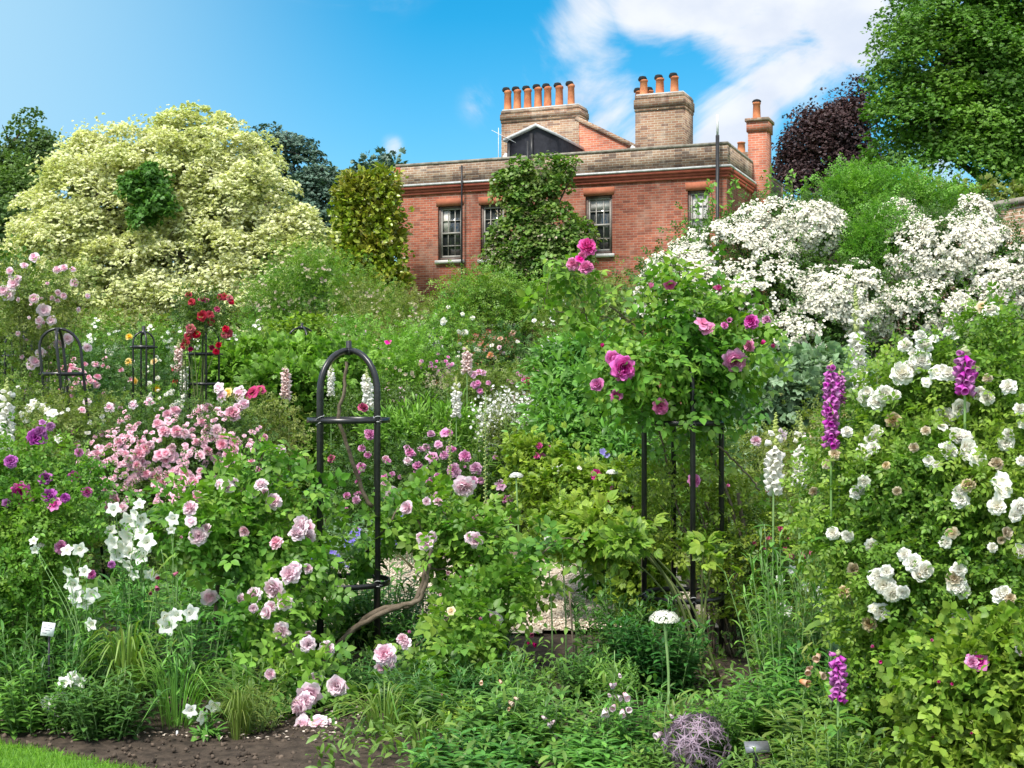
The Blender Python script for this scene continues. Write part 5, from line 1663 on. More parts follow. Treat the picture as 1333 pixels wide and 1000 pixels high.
foxglove('near white foxglove spike at the left edge, cream buds above', 9, 492, 582, 8.2, 'fox_white', 17, tip=.35)
foxglove('peach-tinged foxglove just left of the red climbing rose', 233, 442, 486, 14.6, 'fox_pink', 11, tip=.25)
foxglove('short white foxglove directly below the peach one by the red climber', 239, 470, 516, 14, 'fox_white', 9, lean=1, tip=.25)
foxglove('pale pink foxglove above the big green leaves, left of the front support', 372, 476, 516, 13.2, 'fox_pink', 12, tip=.2)
foxglove('white foxglove seen through the left half of the front support arch', 431, 474, 514, 13.4, 'fox_white', 8, tip=.25)
foxglove('white foxglove seen through the right half of the front support arch', 480, 480, 530, 13, 'fox_white', 13, tip=.3, lean=-3)
foxglove('tall peach-pink foxglove spike in the middle of the garden', 608, 450, 484, 13, 'fox_pink', 13, tip=.2)
foxglove('white foxglove in front of the dark hedge, centre of the garden', 594, 490, 540, 12.4, 'fox_white', 11, tip=.35)
foxglove('very tall white foxglove with a bending green tip against the white rambler', 1119, 372, 505, 7.2, 'fox_white', 18, lean=-6, tip=.42)
foxglove('tall rich purple foxglove right of centre, fully in bloom', 1082, 470, 578, 5.75, 'fox_purple', 17, tip=.12)
foxglove('small purple foxglove spike immediately beside the tall purple one', 1093, 480, 522, 5.85, 'fox_purple', 11, tip=.2)
foxglove('purple foxglove standing among the white roses at the upper right', 1256, 450, 508, 5.42, 'fox_purple', 22, tip=.2)
foxglove('left of two white foxgloves beside the purple one, broad at the base', 1007, 538, 638, 7.0, 'fox_white', 20, tip=.42, lean=3)
foxglove('right of two white foxgloves beside the purple one, slimmer', 1041, 543, 628, 7.05, 'fox_white', 17, tip=.42, lean=2)
foxglove('low magenta-purple foxglove at the lower right in front of the leafy clumps', 1091, 846, 908, 5.15, 'fox_purple', 18, tip=.12)


def strands(root, tips, base, r=.004, mat='stalk'):
    tb = []
    for tp in tips:
        m_ = (base + tp) / 2 + [rng.normal(0, .03), rng.normal(0, .02), .05]
        tb.append(tube(spline([base + [rng.normal(0, .04), rng.normal(0, .03), 0], m_, tp], 9), [r, r * .5], 5))
    part('stem', merge(*tb), M[mat], root)


def bellflower(label, Y, flowers, basepx, leafy=True, h=.3):
    x = (basepx - CX) / F * Y
    base = np.array([x, Y + .05, gz(x, Y)])
    root = thing('bellflower', base, label, 'bellflower', 'white bellflowers')
    P_ = [W(px, py, Y + rng.normal(0, .03)) for px, py, r in flowers]
    strands(root, [p + np.array([0, .02, -.02]) for p in P_], base, .0035)
    for p, (px, py, r) in zip(P_, flowers):
        nn = norm(np.array([rng.normal(0, .45), -1, .1 + rng.normal(0, .35)]))
        bloom(root, 'bell', 'white', p - nn * .02, nn, r / F * Y)
    k = 30 * len(P_)
    pick = rng.integers(len(P_), size=k)
    t_ = rng.random(k)
    PP = base + (np.array(P_)[pick] - base) * t_[:, None] ** .9 + rng.normal(0, .012, (k, 3))
    part('foliage', scatter(LANCE, PP, norm(rng.normal(size=(k, 3)) + [0, 0, .4]), np.tile([0, -.3, 1.], (k, 1)), rng.uniform(.05, .10, k) * (1.4 - t_)), M['herb'], root)
    return root


bellflower('crowded bunch of white bellflowers on tall stems, the largest, at left', 6.9,
           [(182, 656, 7), (149, 663, 9), (169, 678, 11), (185, 676, 10), (178, 684, 9), (169, 698, 11), (184, 694, 10), (191, 705, 11), (144, 690, 7), (147, 707, 9), (158, 710, 10), (153, 721, 10), (168, 718, 10), (184, 725, 10), (167, 735, 8), (175, 747, 7), (197, 748, 8), (189, 714, 8), (176, 668, 8)], 178)
bellflower('white bellflowers hanging along a leaning stem at the far left', 6.6,
           [(87, 717, 8), (104, 715, 8), (88, 745, 7), (111, 744, 7), (95, 761, 9), (99, 777, 9), (107, 784, 9), (119, 774, 9), (119, 813, 8), (101, 770, 7), (43, 705, 6), (46, 716, 5)], 130)
bellflower('group of four open white bellflowers above the long narrow leaves', 6.4, [(216, 802, 11), (218, 815, 11), (230, 801, 9), (248, 799, 10)], 228)
bellflower('white bellflowers sprawling low over the soil at left', 6.3, [(92, 885, 9), (101, 888, 9), (84, 889, 7), (78, 906, 9), (67, 921, 10), (61, 915, 8), (75, 925, 8), (96, 880, 6)], 120)
bellflower('three small white bellflowers low down in front of the leafy clump', 6.15, [(248, 924, 8), (263, 933, 9), (278, 920, 9)], 268)
bellflower('single white bellflower beside the pale rose branch at left', 6.9, [(225, 675, 9), (222, 690, 5)], 240)
bellflower('small white bellflowers between the magenta rose support and white roses', 7.4,
           [(1066, 783, 9), (1070, 790, 7), (1022, 797, 8), (1018, 792, 7), (1041, 811, 8), (1046, 762, 7), (1050, 766, 6), (1015, 755, 6), (1030, 742, 6), (1068, 770, 6), (1075, 762, 6), (1100, 733, 6)], 1050)


def allium_star(label, px, py, rpx, Y):
    c = W(px, py, Y); r = rpx / F * Y
    base = np.array([c[0], Y, gz(c[0], Y)])
    root = thing('allium', base, label, 'allium')
    part('stem', tube(spline([base, (base + c) / 2 + [.01, 0, 0], c - [0, 0, r * .2]], 6), .007, 8), M['stalk'], root)
    n = 150
    u = norm(rng.normal(size=(n, 3)))
    part('pedicels', merge(*[tube(np.array([c, c + q * r * .9]), .0011, 3) for q in u]), M['allium'], root)
    star = merge(*[xf(T([(-.08, 0, 0), (.08, 0, 0), (0, 1, .15), (0, .5, -.05)], [(0, 1, 3), (0, 3, 2), (1, 2, 3)]), 1, a * 2 * math.pi / 6, (0, 0, 0)) for a in range(6)])
    P_ = c + u * r * rng.uniform(.82, 1.05, n)[:, None]
    part('florets', scatter(star, P_, norm(np.cross(u, rng.normal(size=u.shape))), u, np.full(n, r * .30)), M['allium'], root)
    return root


allium_star('large starry lilac-grey allium globe at the bottom edge of the picture', 905, 972, 43, 5.6)


def allium_seed(label, px, py, rpx, Y):
    c = W(px, py, Y); r = rpx / F * Y
    base = np.array([c[0], Y, gz(c[0], Y)])
    root = thing('allium', base, label, 'allium', 'green allium seed heads')
    part('stem', tube(spline([base, (base + c) / 2 + [.01, 0, 0], c - [0, 0, r * .2]], 6), .006, 8), M['stalk'], root)
    n = 260
    u = norm(rng.normal(size=(n, 3)))
    part('pedicels', merge(*[tube(np.array([c, c + q * r * .95]), .0012, 3) for q in u[:120]]), M['stalk'], root)
    part('seed_head', scatter(OCT, c + u * r * rng.uniform(.85, 1, n)[:, None], u, np.roll(u, 1, 1), np.full(n, r * .15)), M['stalk'], root)
    return root


allium_seed('round green allium seed head right of the gravel path gap', 748, 790, 15, 7.6)
allium_seed('round green allium seed head left of the path, the largest', 648, 728, 16, 8.2)
allium_seed('small green allium seed head above the left edge of the path', 660, 702, 12, 8.3)


def umbel(label, px, py, rpx, Y):
    c = W(px, py, Y); r = rpx / F * Y
    base = np.array([c[0] + .01, Y, gz(c[0], Y)])
    root = thing('white_allium', base, label, 'allium', 'flat white allium heads')
    part('stem', tube(spline([base, (base + c) / 2 + [.015, 0, 0], c - [0, 0, r * .75]], 8), .0065, 8), M['stalk'], root)
    n = 460
    u = norm(rng.normal(size=(n, 3))); u[:, 2] = np.abs(u[:, 2]) - .08
    u = u * rng.uniform(.86, 1.06, n)[:, None]
    sc_ = np.array([1, 1, .62])
    hub = c - [0, 0, r * .5]
    P_ = hub + u * r * sc_
    part('pedicels', merge(*[tube(np.array([hub - [0, 0, r * .2], p]), .0010, 3) for p in P_[:90]]), M['stalk'], root)
    nn = norm(u * sc_)
    part('florets', scatter(GEO['single'][1], P_, norm(np.cross(nn, rng.normal(size=nn.shape))), nn, r * rng.uniform(.06, .095, n)), M['white'], root, True)
    return root


umbel('flat white allium head on a straight green stalk in front of the dark lilies', 865, 797, 19, 6.1)
umbel('flat white allium head above the yellow-green rose at the lower right', 1249, 796, 21, 5.3)
umbel('small white allium head on a bare stalk in front of the lilac roses', 672, 616, 9, 9.4)
umbel('small off-white allium head on a long stalk at the far left', 52, 708, 9, 6.8)
umbel('small white allium head over the path beside the yellow-green bush', 797, 612, 8, 9.0)


# ================================================================== THE CLIMBERS ON THE TWO FRONT SUPPORTS
def climber(name, label, cat, Y, branches, leafmat, leaf, tmpl, dens, flowers, fmat, fkind, bark='bark', spread=.06, base=None, group=None, ltips=(), leaf_jit=1.0, shootmat=None, depth=.12, extra_blobs=None, lm2=None, bl_n=200, bl_per=7, droop=.2):
    """woody branches drawn as curves of (px, py, dY), radius; leaves along the outer wood; flowers as parts"""
    b0 = W(branches[0][0][0][0], branches[0][0][0][1], Y)
    bs = np.array([b0[0], Y, gz(b0[0], Y)]) if base is None else np.array(base)
    root = thing(name, bs, label, cat, group)
    tb = []
    LP, LD, LN, LS = [], [], [], []
    for pts, r0, r1, t0, dn in branches:
        P_ = spline([W(p[0], p[1], Y + (p[2] if len(p) > 2 else 0)) for p in pts], 26)
        P_ = P_ + rng.normal(0, .003, P_.shape)
        o = part('branch', tube(P_, [r0, r1], 7), M[bark], root, True)
        Ln = np.linalg.norm(np.diff(P_, axis=0), axis=1).sum()
        k = int(dens * Ln * dn)
        t_ = t0 + (1 - t0) * rng.random(k)
        idx = t_ * 25
        i0 = np.minimum(idx.astype(int), 24)
        pp_ = P_[i0] + (P_[i0 + 1] - P_[i0]) * (idx - i0)[:, None]
        u = norm(rng.normal(size=(k, 3)))
        pp_ = pp_ + u * spread * rng.random((k, 1)) ** .6 * np.array([1, depth / .12, 1])
        LP.append(pp_); LD.append(norm(u * .8 + rng.normal(size=(k, 3)) * .5 * leaf_jit + [0, 0, -droop]))
        LN.append(norm(rng.normal(size=(k, 3)) * .5 + [0, -.35, .8])); LS.append(leaf * rng.uniform(.65, 1.25, k))
    part('foliage', scatter(tmpl, np.concatenate(LP), np.concatenate(LD), np.concatenate(LN), np.concatenate(LS)), M[leafmat], root)
    if extra_blobs:
        part('foliage', foliage(extra_blobs, bl_n, bl_per, leaf, tmpl, .12, shell=.25, lumpy=.25, zmin=.02, droop=droop), M[lm2 or leafmat], root)
    for fl in flowers:
        px, py, r = fl[:3]
        mt = fl[3] if len(fl) > 3 else fmat
        kd = fl[4] if len(fl) > 4 else fkind
        nn = norm(np.array([rng.normal(0, .45), -.9, .25 + rng.normal(0, .35)]))
        yy = Y - .14 + rng.normal(0, .03)
        if extra_blobs:
            y2, _ = front(extra_blobs, px, py)
            if abs(y2 - Y) < 1.2: yy = min(yy, y2 - .08)
        p = W(px, py, yy)
        bloom(root, kd, mt, p, nn, r / F * yy * FLOWER_SCALE)
    return root


# blush rose trained through the left-hand support
blushf = [(258, 698, 12), (248, 662, 9), (248, 678, 8), (356, 653, 11), (319, 691, 7, 'pink', 'rose_cup'), (360, 707, 8, 'pink'), (392, 689, 13), (400, 699, 11), (386, 696, 9), (402, 686, 9), (358, 766, 13), (371, 785, 10), (349, 798, 9), (331, 775, 10), (316, 780, 7), (273, 778, 10),
          (367, 821, 11), (377, 844, 11), (401, 839, 10), (425, 846, 11), (403, 825, 7), (351, 878, 8), (409, 883, 12), (403, 903, 14), (391, 919, 14), (398, 912, 10), (439, 893, 12), (446, 896, 9), (395, 943, 11), (414, 941, 11), (428, 948, 11), (418, 966, 12), (432, 980, 12), (425, 972, 10), (378, 748, 11), (384, 740, 8),
          (340, 632, 8), (330, 640, 8), (296, 635, 8), (286, 630, 7), (304, 628, 6), (345, 640, 6), (402, 740, 6), (330, 792, 6), (268, 690, 7), (352, 790, 7), (235, 700, 4, 'pink', 'bud'), (392, 680, 8)]
lb = [B(300, 665, 62, 34, 7.6, .3), B(250, 680, 40, 44, 7.4, .3), B(350, 700, 52, 44, 7.5, .3), B(385, 760, 34, 40, 7.3, .25), B(350, 820, 34, 44, 7.1, .25), B(400, 640, 24, 30, 7.7, .25), B(330, 620, 34, 26, 7.8, .25), B(375, 890, 36, 40, 6.8, .25), B(315, 725, 24, 16, 7.5, .2), B(420, 930, 40, 44, 6.7, .25), B(440, 720, 30, 44, 7.9, .2), B(420, 870, 24, 24, 7, .2)]
climber('shrub_rose', 'sprawling blush-pink shrub rose on bare brown wood at the left of the front support', 'rose', 7.5,
        [([(284, 850, 0), (281, 800, 0), (283, 765), (290, 735), (288, 700)], .016, .009, .6, .6), ([(288, 740), (310, 715), (350, 700), (395, 690)], .008, .004, .2, 1),
         ([(290, 730), (260, 705), (235, 680), (225, 650)], .008, .004, .2, 1), ([(440, 838, -.1), (478, 808, -.1), (520, 790, -.15), (546, 780, -.2), (556, 750, -.2), (562, 715, -.2)], .017, .011, .99, .1),
         ([(440, 840), (410, 880), (395, 920, -.2), (425, 975, -.3)], .010, .004, .1, 1.1), ([(284, 780), (330, 800), (370, 850), (400, 870)], .006, .003, .2, 1.4),
         ([(289, 715), (300, 660), (330, 620), (345, 585)], .006, .003, .1, 1.3), ([(395, 760), (380, 800), (360, 830)], .006, .003, 0, 1)],
        'rose', .125, ROSE5_OV, 60, blushf, 'blush', 'rose', extra_blobs=lb, bl_n=480, bl_per=3, base=(W(284, 0, 7.5)[0], 7.5, 0))
rb_ = [B(535, 672, 30, 22, 8.1, .2), B(575, 680, 40, 34, 8, .3), B(625, 700, 40, 30, 7.9, .3), B(615, 740, 36, 30, 7.9, .25), B(650, 770, 40, 24, 7.4, .25), B(605, 810, 34, 30, 7.2, .25), B(620, 840, 40, 30, 7.1, .25), B(670, 760, 24, 22, 7.4, .2), B(550, 885, 40, 24, 6.9, .2), B(560, 920, 40, 30, 6.7, .25)]
climber('climbing_rose', 'blush-pink climbing rose with thick grey bent wood, right of the front support', 'rose', 7.75,
        [([(440, 842, -.1), (462, 818, -.1), (495, 795, -.12), (535, 787, -.15), (549, 765, -.15), (556, 735, -.15), (562, 705)], .021, .014, .95, .3),
         ([(490, 880, 0), (530, 850), (575, 815, -.2), (610, 775, -.2), (650, 752, -.3), (690, 735, -.3), (716, 712, -.3)], .010, .004, .35, .7),
         ([(460, 735, .2), (480, 715, .1), (500, 690), (520, 660)], .011, .006, .2, 1), ([(450, 470, .1), (448, 510, .1), (441, 545, .1), (458, 600, .15), (472, 640, .2), (484, 660, .2)], .010, .014, .98, .1),
         ([(562, 705), (585, 680), (620, 690), (650, 700)], .009, .004, .1, 1.3), ([(562, 712), (545, 680), (530, 650)], .008, .004, .1, 1.3),
         ([(715, 708, -.3), (740, 700, -.3), (762, 712, -.3)], .004, .002, .2, .6), ([(560, 740), (600, 745), (640, 770, -.2), (690, 768, -.3)], .007, .003, .2, 1.2)],
        'rose', .125, ROSE5_OV, 60,
        [(501, 852, 12, 'blush'), (496, 869, 9, 'blush'), (506, 862, 9), (529, 838, 8), (524, 832, 7, 'pink'), (531, 662, 11), (555, 653, 6), (553, 707, 10), (561, 700, 8), (570, 654, 6, 'pink'), (619, 703, 10), (612, 700, 8), (640, 809, 13), (715, 706, 7, 'white'), (587, 795, 6, 'cream', 'loose'), (576, 933, 8), (515, 901, 9), (520, 908, 8), (580, 940, 5), (531, 822, 5, 'magenta', 'bud'), (604, 633, 12), (583, 745, 5, 'pink', 'bud'), (574, 773, 4, 'pink', 'bud'), (600, 752, 4, 'pink', 'bud'), (625, 806, 4, 'magenta', 'bud'), (548, 700, 6), (575, 906, 4, 'pink', 'bud')],
        'blush', 'rose', extra_blobs=rb_, bl_n=440, bl_per=3, base=(W(455, 0, 7.75)[0], 7.75, 0))
# magenta rose over the right-hand support
mg = [B(880, 470, 72, 54, 7.9, .34), B(900, 420, 58, 40, 7.9, .3), B(830, 480, 48, 44, 7.8, .3), B(950, 450, 44, 42, 7.9, .3), B(885, 375, 20, 30, 7.9, .15), B(860, 520, 64, 34, 7.9, .3), B(940, 500, 44, 40, 7.9, .3), B(800, 450, 24, 24, 7.9, .2), B(930, 395, 22, 20, 7.9, .2), B(975, 430, 24, 24, 7.9, .2), B(780, 505, 26, 28, 7.8, .2), B(890, 570, 54, 20, 8.1, .24)]
climber('climbing_rose', 'vigorous magenta climbing rose crowning the right-hand support, long arching shoots', 'rose', 7.9,
        [([(960, 640, .1), (985, 790, .1), (965, 700, .1), (930, 600, .1), (900, 520)], .014, .008, .75, .6), ([(900, 560), (890, 470), (886, 400), (884, 330)], .009, .003, .3, 1.2),
         ([(880, 520), (840, 440), (790, 395), (750, 350)], .009, .003, .25, .8), ([(880, 520), (930, 450), (970, 420), (1000, 450)], .007, .003, .2, 1),
         ([(760, 380), (738, 350), (720, 335)], .004, .002, 0, 1.5), ([(765, 420), (752, 380), (745, 350)], .004, .002, 0, 1), ([(850, 500), (810, 500), (775, 510)], .006, .003, .2, 1.1),
         ([(870, 470), (855, 400), (850, 360)], .006, .003, .3, 1.2), ([(910, 440), (930, 390), (940, 372)], .006, .003, .2, 1.2), ([(858, 560), (880, 650, .1), (905, 750, .1), (895, 850, .1)], .006, .008, .99, .1),
         ([(935, 580), (975, 620, .1), (1000, 660, .2)], .007, .004, .6, .4), ([(820, 420), (760, 408), (712, 400), (720, 345)], .004, .002, .4, .9)],
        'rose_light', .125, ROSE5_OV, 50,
        [(764, 322, 11, 'magenta'), (746, 344, 8, 'magenta'), (763, 349, 10, 'magenta'), (755, 337, 6, 'magenta'), (758, 333, 5, 'magenta'), (872, 371, 7, 'magenta', 'loose'), (847, 375, 7, 'magenta', 'bud'), (915, 421, 10, 'magenta', 'loose'), (921, 427, 9, 'magenta', 'loose'), (949, 417, 8, 'rosy', 'bud'), (943, 424, 5), (978, 419, 10), (998, 417, 6), (976, 450, 7, 'magenta'), (991, 448, 6, 'magenta', 'bud'), (1006, 452, 6, 'magenta', 'bud'), (956, 469, 13, 'rosy'),
         (797, 466, 10), (811, 479, 14, 'rosy'), (804, 472, 9), (778, 502, 9), (802, 515, 9, 'rosy', 'loose'), (860, 529, 11, 'magenta'), (784, 452, 5, 'magenta', 'bud'), (938, 377, 8, 'magenta', 'bud'), (928, 375, 6, 'magenta', 'bud'), (903, 626, 8, 'rosy'), (947, 633, 5, 'magenta', 'bud'), (984, 574, 6, 'blush'), (877, 505, 3, 'magenta', 'bud')],
        'rosy', 'rose', extra_blobs=mg, lm2='rose', bl_n=400, bl_per=3, base=(W(970, 0, 8.1)[0], 8.1, 0), droop=.35)
vine = [B(880, 610, 30, 34, 8.1, .2), B(920, 660, 24, 34, 8.1, .18), B(860, 680, 30, 34, 8.1, .2), B(912, 710, 44, 22, 8, .2), B(935, 640, 40, 40, 8.3, .24), B(990, 700, 44, 60, 8.1, .25), B(840, 630, 24, 40, 8.3, .2)]
bush('leafy_shrub', 'yellowish foliage and thin brown stems below the magenta rose, inside its support', 'shrub', vine + [B(950, 760, 40, 50, 8, .25)], leafmat='lime', leaf=.07, tmpl=ROSE5, n=330, per=5, cr=.11, lumpy=.3, shell=.2, ground=False, stem_n=22, stem_mat='bark', stem_r=.008)
bush('lobed_leaf_bush', 'pale green lobed foliage leaning against the bars of the right-hand support', 'shrub', [B(812, 700, 20, 18, 7.4, .2), B(922, 715, 14, 12, 7.5, .1), B(780, 695, 30, 24, 7.8, .2)], leafmat='rose_light', leaf=.075, tmpl=LOBED, n=110, per=6, cr=.11, ground=False, stem_n=8)

# ================================================================== WHITE ROSE BUSH, RIGHT
wf = [(1198, 437, 8), (1203, 449, 11), (1179, 449, 10), (1190, 462, 9), (1194, 472, 13), (1175, 486, 13), (1185, 478, 9), (1220, 484, 10), (1235, 486, 10), (1228, 480, 7), (1127, 517, 12), (1152, 513, 11), (1142, 523, 12), (1166, 514, 7), (1313, 503, 10), (1275, 511, 8), (1286, 517, 9), (1250, 532, 12), (1229, 543, 12), (1226, 552, 9), (1245, 567, 13), (1260, 582, 12), (1236, 585, 13),
      (1163, 547, 9, 'cream'), (1140, 561, 10), (1138, 570, 8), (1103, 562, 7), (1125, 588, 11), (1136, 582, 8), (1310, 577, 11), (1298, 603, 9, 'cream'), (1305, 627, 11), (1311, 636, 9), (1124, 627, 8), (1115, 640, 8), (1120, 634, 7, 'cream'), (1260, 631, 8, 'cream'), (1250, 650, 12), (1298, 659, 10), (1290, 402, 9), (1278, 398, 7, 'cream'), (1236, 430, 8), (1243, 436, 6), (1086, 591, 8, 'cream'), (1077, 604, 7, 'cream'),
      (1328, 661, 11), (1322, 672, 8), (1239, 692, 9, 'cream'), (1232, 706, 9), (1083, 694, 8), (1103, 697, 8), (1135, 710, 8), (1178, 721, 10), (1189, 733, 12), (1197, 749, 11), (1201, 745, 9, 'cream'), (1141, 752, 11), (1151, 762, 13), (1163, 773, 12), (1249, 742, 11), (1243, 752, 11, 'cream'), (1253, 770, 10), (1240, 763, 9), (1147, 797, 11), (1133, 812, 10, 'cream'), (1303, 775, 11), (1315, 779, 8, 'cream'), (1330, 717, 10), (1293, 713, 7), (1311, 694, 9, 'cream'), (1304, 703, 7, 'cream'),
      (1251, 812, 11), (1259, 820, 8, 'cream'), (1330, 843, 8), (1111, 741, 9, 'cream'), (1098, 770, 7, 'cream'), (1191, 816, 9, 'cream'), (1205, 812, 7), (1183, 828, 7), (1328, 532, 7), (1331, 552, 6), (1205, 497, 6), (1330, 600, 7), (1205, 560, 6, 'cream'), (1190, 582, 6, 'cream'), (1168, 640, 5, 'cream'), (1153, 606, 5, 'cream'), (1210, 600, 7), (1220, 605, 6), (1270, 480, 5, 'cream'), (1285, 492, 6, 'cream'), (1060, 640, 6, 'cream'), (1068, 660, 6, 'cream')]
wf = wf + [(x + rng.normal(0, 11), y + rng.normal(0, 9), r * rng.uniform(.55, .9)) for (x, y, r, *m_) in wf if r >= 11]
wb_ = [B(1180, 520, 62, 60, 5.9), B(1250, 500, 72, 60, 5.8), B(1320, 540, 60, 70, 5.6), B(1130, 590, 60, 60, 5.9), B(1210, 620, 90, 70, 5.6), B(1300, 660, 70, 80, 5.4), B(1130, 700, 66, 70, 5.8), B(1220, 740, 90, 70, 5.5), B(1090, 640, 44, 60, 6.2), B(1330, 780, 60, 60, 5.3), B(1150, 790, 60, 40, 5.6), B(1290, 430, 40, 30, 5.8, .2)]
bush('white_rose_bush', 'tall bushy rose loaded with white blooms and faded cream ones, filling the right side', 'rose', wb_,
     fscale=.97, leafmat='rose', leaf=.058, tmpl=ROSE5, n=1750, per=8, cr=.105, fmat='white', fkind='rose', flowers=wf, stem_n=26, stem_r=.009, lumpy=.2, shell=.35, stem_mat='twig')
# yellow-green rose at the lower right
yr = [B(1270, 880, 72, 52, 5.1), B(1235, 905, 34, 44, 5.2), B(1330, 890, 50, 60, 5.0), B(1290, 970, 70, 44, 5.0), B(1230, 975, 34, 38, 5.1), B(1200, 862, 28, 22, 5.3), B(1300, 835, 34, 22, 5.1)]
bush('magenta_rose_bush', 'low yellow-green rose bush with one open magenta bloom at the bottom right corner', 'rose', yr,
     leafmat='lime2', leaf=.078, tmpl=ROSE3_RD, n=700, per=7, cr=.10, fmat='magenta', fkind='rose', stem_n=14, lumpy=.25,
     flowers=[(1273, 859, 14, 'rosy'), (1266, 862, 8, 'rosy'), (1213, 834, 5, 'magenta', 'bud'), (1230, 877, 6, 'magenta', 'bud'), (1240, 891, 5, 'magenta', 'bud'), (1202, 917, 5, 'magenta', 'bud'), (1215, 958, 5, 'magenta', 'bud'), (1265, 955, 4, 'magenta', 'bud'), (1136, 842, 5, 'magenta', 'bud'), (1146, 861, 5, 'magenta', 'bud'), (1329, 846, 6, 'blush'), (1222, 888, 4, 'magenta', 'bud')])


# ================================================================== LEAFY PERENNIALS OF THE FRONT BORDER
def herb_mesh(kind, seed):
    """unit clump: 1 m tall, about 1 m across; stems and leaves"""
    r_ = np.random.default_rng(seed)
    sv, P_, D_, N_, S_ = [], [], [], [], []
    if kind == 'lily':       # whorled lance leaves all the way up straight stems
        ns, nl, ll, sp = 34, 34, .16, .34
    elif kind == 'penstemon':
        ns, nl, ll, sp = 40, 20, .18, .40
    else:
        ns, nl, ll, sp = 42, 16, .20, .44
    for i in range(ns):
        a, q = r_.random() * 6.28, math.sqrt(r_.random())
        b = np.array([math.cos(a) * q * sp * .7, math.sin(a) * q * sp * .7, 0])
        h = r_.uniform(.62, 1.0) * (1 - .25 * q)
        tp = b + [math.cos(a) * q * sp * .8, math.sin(a) * q * sp * .8, h]
        pts = spline([b, b * .5 + tp * .5 + [0, 0, .06], tp], 8)
        sv.append(tube(pts, [.008, .003], 4))
        t_ = (np.arange(nl) + r_.random(nl) * .5) / nl
        t_ = .08 + .92 * np.clip(t_, 0, 1)
        pp_ = np.stack([np.interp(t_ * 7, np.arange(8), pts[:, j]) for j in range(3)], 1)
        an = np.arange(nl) * 2.4 + r_.random() * 6
        el = np.where(t_ > .85, 1.3, .55) + r_.normal(0, .15, nl)
        D_.append(np.stack([np.cos(an), np.sin(an), el], 1)); P_.append(pp_)
        N_.append(np.tile([0, 0, 1.], (nl, 1)) - .3 * np.stack([np.cos(an), np.sin(an), 0 * an], 1))
        S_.append(ll * r_.uniform(.7, 1.15, nl) * (1.1 - .45 * t_))
    return merge(*sv), (np.concatenate(P_), np.concatenate(D_), np.concatenate(N_), np.concatenate(S_))


_herb = {}


def herb(name, label, px, py_top, Y, wpx, kind='penstemon', mat='herb', flowers=(), cat='plant', group=None, h=None, fmat='blush', fkind='tubebell', z_off=0):
    x = (px - CX) / F * Y
    g0 = gz(x, Y)
    hh_ = h or W(px, py_top, Y)[2] - g0
    w = wpx / F * Y
    i = random.randrange(3)
    key = (kind, i)
    if key not in _herb:
        sv, arr = herb_mesh(kind, 100 + i * 7 + len(kind))
        tm = {'lily': LANCE_WIDE, 'penstemon': LANCE_WIDE, 'lance': LANCE}[kind]
        _herb[key] = (make_mesh('stem', *sv), make_mesh('foliage', *scatter(tm, *arr)))
    sm, fm = _herb[key]
    root = thing(name, (x, Y, g0), label, cat, group)
    root.rotation_euler = (0, 0, random.uniform(0, 6.28))
    for nm, me, mm in (('stem', sm, 'stalk'), ('foliage', fm, mat)):
        if not me.materials: me.materials.append(M[mm])
        o = put(nm, me, root)
        o.material_slots[0].link = 'OBJECT'
        o.material_slots[0].material = M[mm]
        s = w / .85
        o.scale = (s, s, hh_)
    return root


def strap_clump(name, label, px, py_top, Y, wpx, mat='grassy', n=60, cat='plant', wide=.05, mix=.6):
    x = (px - CX) / F * Y
    g0 = gz(x, Y)
    hh_ = W(px, py_top, Y)[2] - g0
    w = wpx / F * Y / 2
    root = thing(name, (x, Y, g0), label, cat)
    v, f = [], []
    for i in range(n):
        a = rng.random() * 6.28
        out = np.array([math.cos(a), math.sin(a) * .7, 0])
        q = rng.random()
        b = np.array([x, Y, g0]) + out * w * .25 * rng.random()
        L = hh_ * rng.uniform(.7, 1.15)
        tip = b + out * w * (.35 + q) + [0, 0, L * (.95 - .55 * q)]
        mid = b + out * w * (.12 + .35 * q) + [0, 0, L * .75]
        pts = spline([b, mid, tip], 9)
        sd_ = np.array([-out[1], out[0], 0]) * 1.0
        ww = wide * hh_ * .35 * np.sin(np.pi * np.clip(np.linspace(.08, 1, 9), 0, 1)) ** .6
        k = len(v)
        for p, u_ in zip(pts, ww):
            v += [p - sd_ * u_, p + [0, 0, -u_ * .5], p + sd_ * u_]
        for j in range(8):
            c = k + j * 3
            f += [(c, c + 1, c + 4), (c, c + 4, c + 3), (c + 1, c + 2, c + 5), (c + 1, c + 5, c + 4)]
    part('foliage', (np.array(v), np.array(f)), M[mat], root)
    return root


H = herb
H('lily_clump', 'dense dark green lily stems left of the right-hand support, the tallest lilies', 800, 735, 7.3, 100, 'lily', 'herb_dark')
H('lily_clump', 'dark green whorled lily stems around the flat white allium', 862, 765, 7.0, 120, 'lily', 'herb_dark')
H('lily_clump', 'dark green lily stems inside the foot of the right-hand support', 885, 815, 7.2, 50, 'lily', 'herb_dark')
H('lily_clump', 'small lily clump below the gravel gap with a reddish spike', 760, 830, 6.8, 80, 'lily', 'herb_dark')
H('leafy_clump', 'lush lance-leaved clump in front of the white rose at right, under the purple foxglove', 1040, 840, 6.2, 130, 'penstemon', 'herb')
H('leafy_clump', 'mid-green clump with upright shoots left of the low purple foxglove', 975, 870, 6.1, 130, 'penstemon', 'herb')
H('leafy_clump', 'broad clump of bright green pointed leaves at the bottom right of centre', 1100, 905, 5.6, 190, 'penstemon', 'grassy')
H('leafy_clump', 'light green narrow leaves at the bottom edge near the silver label', 1035, 950, 5.3, 130, 'lance', 'grassy')
